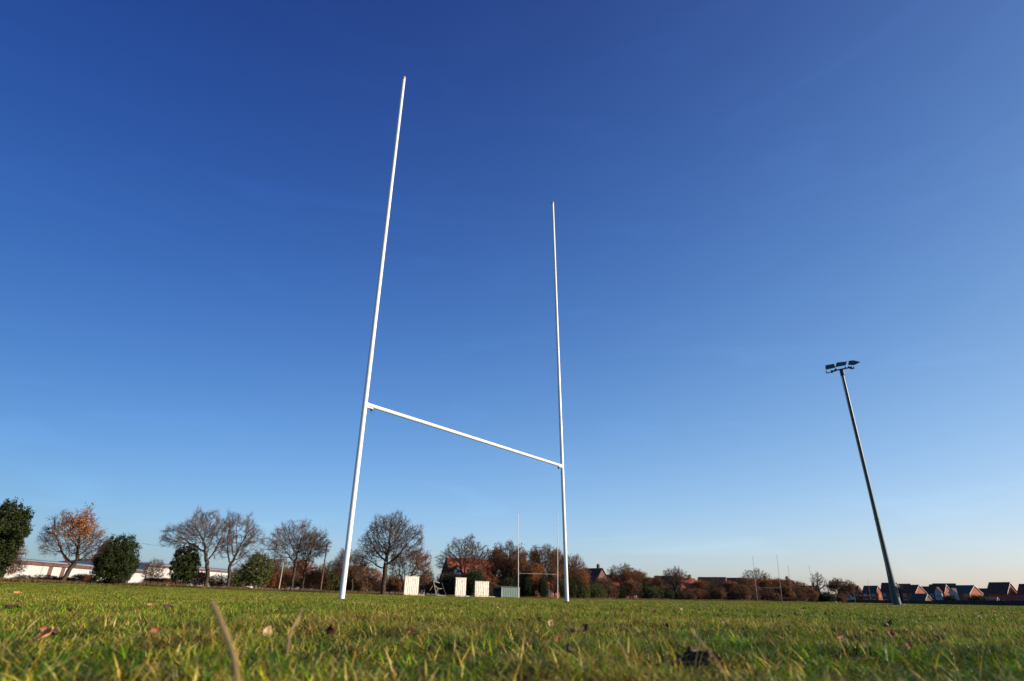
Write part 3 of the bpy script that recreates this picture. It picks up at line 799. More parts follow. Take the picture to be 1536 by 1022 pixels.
S = [
 (92,104,866,40,0,'russet bramble at the leaning oak trunk'), (30,104,862,40,3,'brown bramble beside the left end evergreen'),
 (440,142,850,50,0,'russet scrub between the pale oak and slim oak'), (476,146,848,50,3,'brown scrub behind the rusty pole'),
 (512,144,852,44,0,'russet scrub left of the left goal post'), (404,138,852,44,3,'brown scrub behind the pale lamp post'),
 (584,142,862,44,3,'brown scrub behind the biggest oak trunk'), (246,114,868,36,0,'russet bramble left of the dark holly'),
 (815,146,866,17,1,'dark shrub before the middle of the bright red brick wall'), (792,146,868,16,1,'dark shrub at the left end of the bright red brick wall'), (846,148,868,16,2,'olive shrub at the right end of the bright red brick wall'),
 (60,106,862,50,3,'low brown bramble below the leaning oak'), (118,108,862,44,0,'russet bramble between leaning oak and round evergreen'),
 (226,112,868,44,0,'red bramble before the right warehouse'), (262,116,866,36,3,'brown bramble left of the dark holly'),
 (290,125,858,50,0,'russet scrub behind the forked oak'), (326,120,862,40,3,'brown scrub between the two big oaks'),
 (356,118,852,44,2,'olive shrub behind the upright oak'), (412,130,860,40,4,'orange shrub left of the pale oak trunk'),
 (428,135,856,44,0,'russet shrub behind the pale oak trunk'), (470,130,858,46,0,'russet shrub at the rusty pole foot'),
 (496,132,856,44,2,'olive brown shrub right of the rusty pole'), (520,136,862,40,3,'brown shrub behind the left goal post foot'),
 (548,130,866,40,3,'brown shrub left of the biggest oak trunk'), (598,140,868,40,0,'russet shrub left of the first white screen'),
 (634,150,868,40,3,'brown shrub between first screen and open frame'), (655,148,872,36,0,'russet shrub behind the open timber frame'),
 (676,145,862,36,1,'dark shrub left of the second white screen'), (708,142,856,40,1,'dark evergreen shrub between the two white screens'),
 (738,142,874,30,4,'orange shrub left of the green store'), (762,146,868,36,1,'dark shrub over the green store roof'),
 (786,150,862,28,1,'dark green shrub right of the green store'),
 (852,156,864,30,1,'dark green shrub behind near right goal post'), (872,160,874,30,2,'olive shrub right of the near right goal post'),
 (893,165,876,34,2,'olive green shrub under the chimney house'), (912,168,870,36,3,'brown shrub right of the chimney house'),
 (930,172,878,28,1,'dark shrub under the flat topped oak'), (950,174,872,36,0,'russet shrub in the mid hedgerow'),
 (980,176,880,34,2,'olive shrub left of the crooked oak'), (998,178,882,30,1,'dark shrub at the crooked oak trunk'),
 (968,178,874,30,1,'dark shrub under the bright rust tree'), (1030,185,882,30,3,'brown shrub right of the crooked oak'),
 (1048,190,884,32,0,'russet shrub before the middle red roof'), (1078,192,880,32,3,'brown shrub before the long red roof'),
 (1112,195,876,30,3,'brown shrub left of the tallest distant goal'), (1128,200,880,30,3,'brown shrub behind the tallest distant goal foot'),
 (1152,205,882,36,3,'brown shrub between the tallest distant posts'), (1178,208,880,34,0,'russet shrub right of the tallest distant goal'),
 (1200,212,880,30,3,'brown shrub behind the middle distant goal'), (1216,218,884,30,0,'russet shrub left of the lone round tree'),
 (1240,225,888,34,1,'dark shrub right of the lone round tree'), (1258,232,890,34,3,'brown shrub below the low wide oak'),
 (1428,300,893,22,1,'dark garden shrub before the white fronted house'), (1470,290,893,34,1,'dark garden shrub below the last brick gable row'),
]
for s in S: shrub(*s)

# ------------------------------------------------------------------ rough grass strip under the left trees
def rough():
    rng = np.random.default_rng(77); n = 90000
    px = rng.uniform(-60, 1250, n)
    a = np.interp(px, np.linspace(-60, 1250, 60), [azim(q) for q in np.linspace(-60, 1250, 60)])
    edge = np.interp(px, [-60, 250, 520, 700, 1000, 1250], [90, 101, 108, 124, 150, 185])
    D = edge + rng.random(n)**1.4 * 14
    x, y = D*np.sin(a), D*np.cos(a)
    hh = (.5 + .35*vnoise(x, y, .5, 9)) * rng.uniform(.4, 1.2, n) * np.interp(px, [-60, 600, 700, 1250], [1, .9, .5, .6])
    v, q, t, c = blades(rng, x, y, np.clip(hh*.8, .08, 1.0), rng.uniform(.03, .08, n), 2, (0.2, 1.3))
    base = np.array([(.24,.13,.06), (.17,.085,.04), (.32,.20,.09), (.11,.11,.03)])[rng.integers(0, 4, n)] * rng.uniform(.7, 1.3, (n, 1))
    o = link('rough_grass', np_mesh('rough_grass', v, [q, t], np.repeat(base, 5, 0)), M['grass'])
    tag(o, 'brown uncut grass and bracken along the far edge of the field', 'rough grass', kind='stuff')
rough()

# ------------------------------------------------------------------ warehouses
def slab_wall(p0, p1, z0, z1, thick):
    """box standing on the line p0-p1 (2D), reaching back by thick (to the left of travel)"""
    p0 = Vector((p0[0], p0[1], 0)); p1 = Vector((p1[0], p1[1], 0)); d = (p1-p0).normalized(); n = Vector((-d.y, d.x, 0))
    a = [p0, p1, p1 + n*thick, p0 + n*thick]
    return [(*q.xy, z0) for q in a] + [(*q.xy, z1) for q in a], [(0,3,2,1),(4,5,6,7),(0,1,5,4),(1,2,6,5),(2,3,7,6),(3,0,4,7)]

def warehouse(px0, D0, px1, D1, ywall0, yroof0, label, sign=False, doors=()):
    p0, p1 = at(px0, D0), at(px1, D1)
    zw = pt(px0, ywall0, D0)[2]; zr = pt(px0, yroof0, D0)[2]
    t = empty('warehouse', p0, 0, label, 'warehouse'); o = Vector(p0)
    A = Vector((0,0,0)); B = Vector(p1) - o; B.z = 0; L_ = B.length; g = -.5; zw -= p0[2]; zr -= p0[2]
    P, f = slab_wall(A, B, g, zw, 30); MB().poly(P, f).build('wall', M['white_wall'], t)
    d = B.normalized(); n = Vector((-d.y, d.x, 0))
    P, f = slab_wall(A - n*.25 - d*.2, B - n*.25 + d*.2, zw - .55, zw - .1, .24); MB().poly(P, f).build('fascia', M['fascia'], t)
    # shallow pitched roof
    rf = MB(); e0 = A - n*.3 - d*.3; e1 = B - n*.3 + d*.3; r0 = A + n*15 - d*.3; r1 = B + n*15 + d*.3; k0 = A + n*30.3 - d*.3; k1 = B + n*30.3 + d*.3
    z1 = Vector((0,0,zw+.003)); z2 = Vector((0,0,zr)); th = Vector((0,0,.2))
    rf.poly([e0+z1, e1+z1, r1+z2, r0+z2, k1+z1, k0+z1, e0+z1+th, e1+z1+th, r1+z2+th, r0+z2+th, k1+z1+th, k0+z1+th],
            [(0,3,2,1), (3,5,4,2), (6,7,8,9), (9,8,10,11), (0,1,7,6), (5,11,10,4), (0,6,9,3), (3,9,11,5), (1,2,8,7), (2,4,10,8)])
    rf.build('roof', M['grey_roof'], t)
    gb = MB(); gb.poly([A + Vector((0,0,zw)), A+n*15+Vector((0,0,zr-.02)), A+n*30+Vector((0,0,zw)), A+d*.2+Vector((0,0,zw)), A+d*.2+n*15+Vector((0,0,zr-.02)), A+d*.2+n*30+Vector((0,0,zw))], [(0,2,1), (3,4,5), (0,1,4,3), (1,2,5,4)])
    gb.build('gable', M['white_wall'], t)
    for s_, w_, h_ in doors:
        q = d*s_; P, f = slab_wall(q - n*.05, q + d*w_ - n*.05, 0, h_, .045); MB().poly(P, f).build('door', M['fascia'], t)
    for k in range(1, int(L_/9)):
        q = d*(k*9); P, f = slab_wall(q - n*.12, q + d*.25 - n*.12, 0, zw-.6, .115); MB().poly(P, f).build('downpipe', M['pale_pole'], t)
    if sign:
        q = Vector(pt(46, 843, D0*1.03) - p0); s_ = q.dot(d); sg = MB(); c = d*s_ - n*.1 + Vector((0,0,zw-1.7))
        sg.tube(c, c - n*.08, .85, .85, 24); sg.build('round_sign', M['blue'], t)
    return t
warehouse(-60, 126, 212, 178, 834, 822, 'long white warehouse with brown fascia behind the leaning oak', True, ((20,1.2,4), (24,1.2,4)))
warehouse(214, 190, 424, 262, 847, 839, 'long low white warehouse with grey roof right of the round dark evergreen', False, ((22,2,2.2),))

# ------------------------------------------------------------------ poles and overhead wire
def simple_pole(name, px, D, ytop, r, mat, label, cat, arm=None):
    b_ = at(px, D); H = pt(px, ytop, D)[2] - b_[2]
    t = empty(name, b_, -azim(px), label, cat)
    MB().tube((0,0,-.3), (0,0,H), r, r*.7, 10).build('pole', mat, t, True)
    if arm == 'insulators':
        mb = MB(); mb.bar((-.9,0,H-.5), (.9,0,H-.5), .12)
        mb.build('cross_arm', mat, t)
        for s_ in (-.75, 0, .75): MB().tube((s_,0,H-.44), (s_,0,H-.2), .06, .04, 8).build('insulator', M['lamp_body'], t)
    if arm == 'lamp':
        MB().bar((0,0,H-.05), (.5,-.1,H+.08), .07).bar((.4,-.1,H+.06), (.95,-.1,H+.1), .2, .1).build('lamp_head', M['pale_pole'], t)
    return b_, H
pb, ph = simple_pole('utility_pole', 480, 124, 816, .16, M['rail_pole'], 'rusty brown utility pole behind the pale bare oak', 'pole', 'insulators')
simple_pole('lamp_post', 417.5, 126, 848, .09, M['pale_pole'], 'thin pale lamp post left of the pale oak trunk', 'lamp post', 'lamp')
# wire from the pole to the warehouse
def wire():
    a = Vector((pb[0], pb[1], pb[2] + ph - .3)); e = Vector(pt(205, 814, 175)); n = 24; mb = MB()
    pts = [a.lerp(e, k/n) - Vector((0,0, 3.2*4*(k/n)*(1-k/n)*.4)) for k in range(n+1)]
    o = Vector(pb)
    for k in range(n): mb.tube(pts[k]-o, pts[k+1]-o, .022, .022, 5, False)
    w = mb.build('overhead_wire', M['lamp_body']); w.location = o
    tag(w, 'thin overhead wire from the rusty pole over the white warehouse', 'wire')
wire()

# ------------------------------------------------------------------ sight screens
def screen(px0, px1, ytop, D, label, rot=R(27), group='white boarded sight screens'):
    pc = (px0+px1)/2; b_ = at(pc, D); H = pt(pc, ytop, D)[2] - b_[2]; w = (px1-px0)*mpp(pc, D)/math.cos(rot)
    t = empty('sight_screen', b_, -azim(pc) + rot, label, 'sight screen', group)
    z0 = .18; ns = max(6, int(w/.29)); dx = w/ns
    mb = MB()
    rng = random.Random(int(px0))
    for k in range(ns):
        x = -w/2 + dx*k; tl_ = rng.uniform(-.012,.012)
        mb.box(x+.03, x+dx-.03, -.02+tl_, .02+tl_, z0+.05, H-.03-rng.uniform(0,.03))
    mb.build('board', M['board'], t)
    fr = MB()
    for z in (z0, z0+(H-z0)*.36, z0+(H-z0)*.68, H-.05): fr.bar((-w/2-.04,.075,z), (w/2+.04,.075,z), .07, .09)
    for x in (-w/2, -w/6, w/6, w/2): fr.bar((x,.15,z0-.05), (x,.15,H), .07, .07)
    fr.build('frame', M['timber'], t)
    edge = MB(); edge.box(-w/2-.05, w/2+.05, -.05, .05, H+.003, H+.05).build('top_rail', M['board'], t)
    for s_ in (-1, 1):
        x = s_*(w/2-.05); k = MB(); k.bar((x, -.25, .12), (x+1.1, 1.6, .12), .12, .1); k.build('skid', M['timber'], t)
        k = MB(); k.bar((x+.75, 1.15, .15), (x+.05, .2, H*.5), .07); k.build('brace', M['timber'], t)
    k = MB(); k.bar((-w/2-.05, -.1, .08), (w/2+1.1, -.1, .08), .12, .1); k.build('base_rail', M['timber'], t)
    return t
screen(605.5, 627, 865, 98, 'tall white boarded sight screen, leftmost, right of the biggest oak')
screen(682.5, 698.5, 867, 99, 'narrow white boarded sight screen standing between the open frame and square screen')
screen(712, 733, 872.5, 100, 'square low white boarded sight screen beside the green store')
def open_frame():
    D = 99; b_ = at(657, D)
    t = empty('screen_frame', b_, 0, 'open timber screen frame without boards seen from its side', 'frame')
    def q(x, y, dd=0): return Vector(pt(x, y, D+dd) - b_)
    w = .10
    a = MB(); a.bar(q(650.5, 872), q(654.5, 893), w); a.bar(q(650.5,872,1.6), q(654.5,893.3,1.6), w); a.build('upright', M['timber'], t)
    a = MB(); a.bar(q(650.3, 871.8), q(659.5, 874.6), .13, .1); a.build('top_rail', M['board'], t)
    a = MB(); a.bar(q(663, 874.5, .2), q(669.5, 894, .2), .08); a.build('rear_brace', M['timber'], t)
    a = MB(); a.bar(q(651.5, 878), q(657.5, 883), w); a.bar(q(657.5, 883), q(663.5, 883.2), w*1.4, w); a.bar(q(654, 888.5), q(657.5, 883), w); a.build('cross_brace', M['timber'], t)
    a = MB(); a.bar(q(650, 877), q(644.5, 886.5, .8), .07); a.build('front_brace', M['timber'], t)
    a = MB(); a.bar(q(654, 893.3), q(670.5, 894.3), .14, .12); a.bar(q(654, 892.3, 1.6), q(670.5, 893.4, 1.6), .12, .1); a.build('skid', M['timber'], t)
open_frame()

# ------------------------------------------------------------------ green steel store
def store():
    D = 128; c = at(752, D)      # near corner
    t = empty('steel_store', c, R(-28) , 'pale green corrugated steel store with an opening added to darken its shaded end beside the distant goal', 'shed')
    # local x runs along the lit front, y back; corner at origin
    H = pt(752, 880, D)[2] - c[2]; Lx, Ly = 4.3, 4.0
    t.rotation_euler = (0, 0, R(28))
    def corr(p0, p1, nrm):
        p0 = Vector(p0); p1 = Vector(p1); n = Vector(nrm); mb = MB(); k = int((p1-p0).length/.2); P = []; fc = []
        for i in range(k+1):
            q = p0.lerp(p1, i/k) + n*(.03 if i % 2 else 0); P += [q, q + Vector((0,0,H-.12))]
        for i in range(k): fc.append((2*i, 2*i+2, 2*i+3, 2*i+1))
        # thickness
        m_ = len(P); P += [p - n*.06 for p in P]; fc += [tuple(m_ + j for j in f[::-1]) for f in fc]
        mb.poly(P, fc); return mb
    corr((0,0,.02), (Lx,0,.02), (0,-1,0)).build('front_wall', M['shed'], t)
    k = MB(); k.box(-.03, .05, 0, .3, 0, H-.12); k.box(-.03, .05, Ly-.3, Ly, 0, H-.12); k.box(-.032, .052, .301, Ly-.301, H-.4, H-.121); k.build('added_end_frame', M['shed_roof'], t)  # end wall left out and framed dark, added so the shaded side looks black
    corr((Lx,0,.02), (Lx,Ly,.02), (1,0,0)).build('side_wall', M['shed'], t)
    corr((Lx,Ly,.02), (0,Ly,.02), (0,1,0)).build('rear_wall', M['shed'], t)
    MB().poly([(-.15,-.15,H-.1),(Lx+.15,-.15,H-.1),(Lx+.15,Ly+.15,H+.12),(-.15,Ly+.15,H+.12),(-.15,-.15,H-.02),(Lx+.15,-.15,H-.02),(Lx+.15,Ly+.15,H+.2),(-.15,Ly+.15,H+.2)],
              [(0,3,2,1),(4,5,6,7),(0,1,5,4),(1,2,6,5),(2,3,7,6),(3,0,4,7)]).build('roof', M['shed_roof'], t)
    k = MB()
    for x in (.04, Lx-.04): k.box(x-.05, x+.05, -.09, -.035, 0, H-.11)
    k.build('corner_post', M['pale_pole'], t)
store()

# ------------------------------------------------------------------ houses
def window(mb_parent, c, nx, ny, w, h):
    """window in a wall; c centre, (nx,ny) outward normal"""
    n = Vector((nx, ny, 0)).normalized(); u = Vector((-n.y, n.x, 0)); z = Vector((0,0,1)); c = Vector(c)
    fr = MB()
    for s_ in (-1, 0, 1): fr.bar(c + u*s_*(w/2) - z*h/2 + n*.03, c + u*s_*(w/2) + z*h/2 + n*.03, .09, .09)
    for s_ in (-1, 1): fr.bar(c + z*s_*h/2 - u*w/2 + n*.033, c + z*s_*h/2 + u*w/2 + n*.033, .09, .09)
    fo = fr.build('window', M['frame_w'], mb_parent)
    g = MB(); p = [c - u*w/2 - z*h/2, c + u*w/2 - z*h/2, c + u*w/2 + z*h/2, c - u*w/2 + z*h/2]
    g.poly([q + n*.012 for q in p] + [q + n*.004 for q in p], [(0,1,2,3), (7,6,5,4), (0,4,5,1), (1,5,6,2), (2,6,7,3), (3,7,4,0)])
    g.build('pane', M['pane'], fo); return fo

def gable_roof(mb, x0, x1, y0, y1, ze, zr, th=.18, ov=.3):
    ym = (y0+y1)/2; sl = (zr-ze)/(ym-y0); zo = ze - ov*sl
    P = []
    for x in (x0-ov, x1+ov):
        P += [(x,y0-ov,zo), (x,ym,zr), (x,y1+ov,zo), (x,y1+ov,zo+th), (x,ym,zr+th), (x,y0-ov,zo+th)]
    mb.poly(P, [(0,1,4,5), (1,2,3,4), (6,11,10,7), (7,10,9,8), (0,6,7,1), (1,7,8,2), (5,4,10,11), (4,3,9,10), (0,5,11,6), (2,8,9,3)])
    return mb

def gable_walls(mb, x0, x1, y0, y1, ze, zr, zb=-1.0):
    ym = (y0+y1)/2
    P = [(x0,y0,zb),(x1,y0,zb),(x1,y1,zb),(x0,y1,zb),(x0,y0,ze),(x1,y0,ze),(x1,y1,ze),(x0,y1,ze),(x0,ym,zr),(x1,ym,zr)]
    return mb.poly(P, [(0,3,2,1),(0,1,5,4),(2,3,7,6),(1,2,6,9,5),(3,0,4,8,7),(4,5,9,8),(6,7,8,9)])

def house(px, D, rot, Lx, Wy, yridge, eave_f, wall, roof, label, group, chimney=True, porch=None, dormers=(), gable_mat=None, barge=True, win=True, name='brick_house'):
    """origin at the middle of the front wall foot; x along the ridge, front faces -y"""
    b_ = at(px, D); H = pt(px, yridge, D)[2] - b_[2]; ze = H*eave_f
    t = empty(name, b_, rot, label, 'house', group)
    gable_walls(MB(), -Lx/2, Lx/2, 0, Wy, ze, H).build('wall', M[wall], t)
    ro = gable_roof(MB(), -Lx/2, Lx/2, 0, Wy, ze+.004, H+.004).build('roof', M[roof], t)
    if barge:
        for s_ in (-1, 1):
            x = s_*(Lx/2+.33); sl = (H-ze)/(Wy/2); k = MB()
            k.bar((x,-.3,ze-.3*sl+.02), (x,Wy/2,H+.02), .05, .13); k.bar((x,Wy/2,H+.02), (x,Wy+.3,ze-.3*sl+.02), .05, .13)
            k.build('barge_board', M['frame_w'], t)
    if chimney:
        cx = Lx*.32; k = MB(); k.box(cx-.4, cx+.4, Wy/2-.35, Wy/2+.35, H-.6, H+1.1); k.box(cx-.46, cx+.46, Wy/2-.41, Wy/2+.41, H+1.103, H+1.2)
        k.tube((cx-.18,Wy/2,H+1.2), (cx-.18,Wy/2,H+1.5), .12, .1, 8); k.tube((cx+.18,Wy/2,H+1.2), (cx+.18,Wy/2,H+1.5), .12, .1, 8)
        k.build('chimney', M['brick_dark'], ro)
    if win:
        rows = [z for z in (1.5, 4.1) if z + .7 < ze]
        for z in rows:
            for x in np.linspace(-Lx/2+1.4, Lx/2-1.4, max(2, int(Lx/2.8))):
                if porch and abs(x - porch[0]) < porch[1]/2 + .5: continue
                window(t, (x, 0, z), 0, -1, 1.3, 1.15)
        window(t, (Lx/2, Wy*.5, ze*.72), 1, 0, .8, 1.0)
        k = MB(); k.box(-.45+Lx*.1, .45+Lx*.1, -.06, -.004, 0, 2.05); k.build('door', M['door'], t)
    if porch:
        cx, w, dep, pe, pr, pm = porch
        # forward gable, its ridge runs along y
        k = MB(); P = [(cx-w/2,-dep,-1),(cx+w/2,-dep,-1),(cx+w/2,-.002,-1),(cx-w/2,-.002,-1),(cx-w/2,-dep,pe),(cx+w/2,-dep,pe),(cx+w/2,-.002,pe),(cx-w/2,-.002,pe),(cx,-dep,pr),(cx,-.002,pr)]
        k.poly(P, [(0,3,2,1),(0,1,5,8,4),(2,3,7,9,6),(1,2,6,5),(3,0,4,7),(4,8,9,7),(5,6,9,8)]); k.build('front_gable', M[pm], t)
        sl = (pr-pe)/(w/2); k = MB(); o = .25; yb = min(Wy*.4, 3.0)
        P = []
        for y in (-dep-o, yb):
            P += [(cx-w/2-o,y,pe-o*sl+.005), (cx,y,pr+.005), (cx+w/2+o,y,pe-o*sl+.005), (cx+w/2+o,y,pe-o*sl+.15), (cx,y,pr+.15), (cx-w/2-o,y,pe-o*sl+.15)]
        k.poly(P, [(5,4,1,0), (4,3,2,1), (6,7,10,11), (7,8,9,10), (0,1,7,6), (1,2,8,7), (11,10,4,5), (10,9,3,4), (0,6,11,5), (2,3,9,8)]); k.build('porch_roof', M[roof], t)
        for z in (1.4, 3.9):
            if z+.6 < pe: window(t, (cx, -dep, z), 0, -1, min(1.5, w*.55), 1.1)
    for dx, dw, dz in dormers:
        # a dormer: white front with its own little roof, on the front slope
        sl = (H-ze)/(Wy/2); yf = dz/sl - .35; z0 = ze + dz - .3
        k = MB(); hw = dw/2; hh = 1.35; yb = min(Wy/2-.1, yf + (hh+hw*.9)/sl + .6)
        P = [(dx-hw,yf,z0),(dx+hw,yf,z0),(dx+hw,yb,z0),(dx-hw,yb,z0),(dx-hw,yf,z0+hh),(dx+hw,yf,z0+hh),(dx+hw,yb,z0+hh),(dx-hw,yb,z0+hh),(dx,yf,z0+hh+hw*.9),(dx,yb,z0+hh+hw*.9)]
        dm = k.poly(P, [(0,3,2,1),(0,1,5,8,4),(2,3,7,9,6),(1,2,6,5),(3,0,4,7),(4,8,9,7),(5,6,9,8)]).build('dormer', M['frame_w'], ro)
        k = MB(); o = .18; top = z0+hh+hw*.9+.01; el = z0+hh-o*.9
        P = []
        for y in (yf-.2, yb): P += [(dx-hw-o,y,el), (dx,y,top), (dx+hw+o,y,el), (dx+hw+o,y,el+.12), (dx,y,top+.12), (dx-hw-o,y,el+.12)]
        k.poly(P, [(5,4,1,0), (4,3,2,1), (6,7,10,11), (7,8,9,10), (0,1,7,6), (1,2,8,7), (11,10,4,5), (10,9,3,4), (0,6,11,5), (2,3,9,8)]); k.build('dormer_roof', M['tile_red'], ro)
        window(t, (dx, yf, z0+.7), 0, -1, dw*.38, .6)
    return t

ROW = 'brick houses on the estate beyond the field'
def az_rot(az_front):   # front faces azimuth az_front (degrees clockwise from straight ahead)
    return R(180 - az_front)
WH = (-2.6, 3.6, 2.0, 5.0, 6.4, 'render_w')
# right hand row: gable ends catch the sun, fronts stay in shade
def hpx(xl, xm, xr, D, A, yr, eave, wall, roof, label, group, chimney=False, porch=None, **kw):
    """front wall seen from xl to xm, sunlit gable end from xm to xr"""
    px = (xl+xm)/2; back = azim(px) + PI; m_ = mpp(px, D)
    Lx = (xm-xl)*m_/max(math.cos(R(A)-back), .2); Wy = (xr-xm)*m_/max(math.cos(R(A-90)-back), .15)
    if porch:
        a, b_, c, d_, e_, f_ = porch; porch = ((a-.5)*Lx, b_*Lx, c, d_, e_, f_)
    print(label[:40], 'L %.1f W %.1f' % (Lx, Wy))
    return house(px, D, az_rot(A), Lx, Wy, yr, eave, wall, roof, label, group, chimney, porch, **kw)
hpx(1262, 1289, 1298, 385, 242, 879, .60, 'brick_red', 'tile_brown', 'first brick house of the right row, with a small pale front gable', ROW, False, (.66,.38,2.2,3.4,5.4,'render_w'))
hpx(1297, 1317, 1328, 380, 241, 879, .60, 'brick_red', 'tile_grey', 'brick house with blue grey roof left of the floodlight mast', ROW)
hpx(1326, 1348, 1357, 375, 240, 874.5, .60, 'brick_dark', 'tile_brown', 'tall brown brick house directly behind the floodlight mast', ROW, True)
hpx(1356, 1377, 1394, 372, 240, 877.5, .60, 'brick_red', 'tile_brown', 'brick house with wide orange gable just right of the floodlight mast', ROW)
hpx(1397, 1421, 1433, 360, 240, 877, .60, 'brick_red', 'tile_brown', 'brick house with a tall pale front gable on its left half', ROW, False, (.72,.42,1.6,5.6,7.6,'render_w'))
hpx(1431, 1459, 1480, 350, 239, 878, .58, 'brick_red', 'tile_grey', 'brick house with grey roof and a pale gabled bay at its left end', ROW, False, (.2,.4,1.6,5.2,7.0,'render_w'))
hpx(1486, 1516, 1535, 315, 238, 873.5, .52, 'brick_red', 'tile_brown', 'large dark roofed brick house rising tallest near the right edge', ROW)
hpx(1532, 1562, 1580, 315, 238, 876, .5, 'brick_red', 'tile_brown', 'brick house cut off by the right edge of the picture', ROW)
# second row behind
house(1355, 410, az_rot(235), 9, 8, 876, .6, 'brick_red', 'tile_red', 'red roofed house peeping over behind the floodlight mast', ROW, False, win=False)
house(1395, 410, az_rot(240), 9, 8, 880, .6, 'brick_dark', 'tile_brown', 'small dark roof in the gap before the white gabled house', ROW, False, win=False)
house(1425, 410, az_rot(215), 10, 8, 875.5, .6, 'brick_dark', 'tile_brown', 'brown roof ridge behind the pale front gable house', ROW, False, win=False)
house(1478, 400, az_rot(240), 9, 8, 883, .6, 'brick_dark', 'tile_brown', 'low dark roof between the grey roofed house and the largest house', ROW, False, win=False)
house(1526, 285, az_rot(238), 5, 6.0, 893, .55, 'brick_red', 'tile_red', 'low orange outbuilding below the largest house at the right edge', ROW, False, win=False, name='garage')
house(1378, 330, az_rot(238), 6, 6.5, 891, .4, 'brick_dark', 'tile_grey', 'low grey roofed garage in front of the wide orange gable', ROW, False, win=False, name='garage')
house(1484, 300, az_rot(225), 5.5, 4.5, 896, .7, 'render_w', 'tile_grey', 'low pale roofed garage before the largest house', ROW, False, win=False, name='garage')
# middle houses behind the trees
MID = 'older houses behind the middle trees'
house(731, 172, az_rot(152), 22, 9.0, 838.5, .42, 'brick_dark', 'tile_red', 'big red roofed house with two white dormers behind the sight screens', MID, False, dormers=((-9.0,1.9,1.7), (4.0,1.9,1.3)))
hpx(863, 893, 917, 190, 222, 852.5, .52, 'brick_dark', 'tile_brown', 'dark roofed house with one chimney on its gable in the middle', MID, True, barge=False)
house(820, 152, az_rot(160), 7.6, 5, 873, .66, 'brick_red', 'tile_red', 'low bright red brick house seen through the second goal', MID, False)
house(945, 215, az_rot(170), 13, 8, 863, .5, 'brick_red', 'tile_red', 'long dark red roof behind the flat topped oak', MID, True)
house(1003, 225, az_rot(200), 9, 8, 864, .5, 'brick_dark', 'tile_brown', 'brown roofed house behind the crooked bare oak', MID, True, barge=False)
house(978, 232, az_rot(165), 9, 8, 867, .5, 'brick_red', 'tile_red', 'red roofed house left of the crooked bare oak', MID, False, barge=False)
house(1038, 228, az_rot(162), 9, 8, 867.5, .55, 'brick_red', 'tile_red', 'bright red roofed house right of the crooked bare oak', MID, True)
house(1070, 225, az_rot(205), 9, 8, 866, .5, 'brick_red', 'tile_brown', 'dark long roofed house left of the pale party wall', MID, False)
house(1100, 228, az_rot(205), 9, 8, 867, .5, 'brick_red', 'tile_brown', 'dark roofed house right of the pale party wall', MID, False)
house(1150, 238, az_rot(168), 11, 8, 869, .5, 'brick_red', 'tile_red', 'red roofed house behind the tallest distant goal', MID, True)
house(1186, 240, az_rot(168), 10, 8, 870, .5, 'brick_red', 'tile_red', 'red roofed house behind the middle distant goal', MID, True)
house(1212, 250, az_rot(205), 9, 8, 879, .5, 'brick_dark', 'tile_brown', 'low house left of the lone round tree', MID, True)
house(1082, 206, az_rot(165), 4, 4, 888, .6, 'render_w', 'tile_grey', 'small pale garden shed lit by the sun in the hedgerow gap', MID, False, win=False, name='garden_shed')
house(1142, 212, az_rot(165), 6, 5, 890, .7, 'brick_red', 'tile_brown', 'low sunlit brick outbuilding behind the tallest distant goal', MID, False, win=False, name='garden_shed')
house(756, 162, az_rot(165), 3.2, 4, 868, .7, 'brick_red', 'tile_brown', 'small orange brick extension above the green store', MID, False, name='garden_shed')

# dark boundary fences on the right
def fence(px0, D0, px1, D1, h, label, n):
    p0, p1 = at(px0, D0), at(px1, D1); t = empty('boundary_fence', p0, 0, label, 'fence', 'dark fences along the estate')
    B = Vector(p1 - p0); z = B.z; 
    k = MB(); P = []
    d = B.normalized(); nn = Vector((-d.y, d.x, 0))
    for s_ in (0, .05):
        P += [nn*s_ + Vector((0,0,-.3)), B + nn*s_ + Vector((0,0,-.3)), B + nn*s_ + Vector((0,0,h)), nn*s_ + Vector((0,0,h))]
    k.poly(P, [(0,1,2,3), (7,6,5,4), (0,4,5,1), (1,5,6,2), (2,6,7,3), (3,7,4,0)]); k.build('panel', M['fence'], t)
    for i in range(n+1):
        q = B*(i/n) - nn*.08; k = MB(); k.bar(q - Vector((0,0,.3)), q + Vector((0,0,h+.12)), .12); k.build('post', M['fence'], t)
fence(1262, 300, 1400, 292, 1.3, 'dark board fence behind the floodlight mast foot', 30)
fence(1401, 286, 1560, 246, 1.6, 'dark board fence below the largest houses at the right edge', 34)
fence(1010, 196, 1240, 226, .9, 'dark low fence under the distant goals and hedgerow', 40)

# ------------------------------------------------------------------ fallen leaves, clods and dead stalks
def hit(px, py, zplane):
    d = ray(px, py); t = (zplane - CAM_H) / d[2]; return CAM + d*t

def oak_leaf(rng, L_, curl=.6):
    """lobed oak leaf, stalk at -x; returns vertices and faces of a thin curled blade"""
    n = 15; P = []; F_ = []
    for i in range(n):
        t = i/(n-1); w = (math.sin(PI*min(t*1.08, 1))**.8) * .30 * (1 - .33*math.cos(i*PI*.95)) + .015
        for s_ in (-1, -.5, 0, .5, 1):
            x = (t-.5)*L_; y = s_*w*L_
            z = curl*L_*(.55*(s_*w)**2*4 + .25*math.sin(PI*t)*-1 + .08*math.sin(7*t+s_*2)) + rng.uniform(-.006, .006)*L_
            P.append((x, y, z))
    for i in range(n-1):
        for j in range(4):
            a = i*5+j; F_.append((a, a+1, a+6, a+5))
    return P, F_

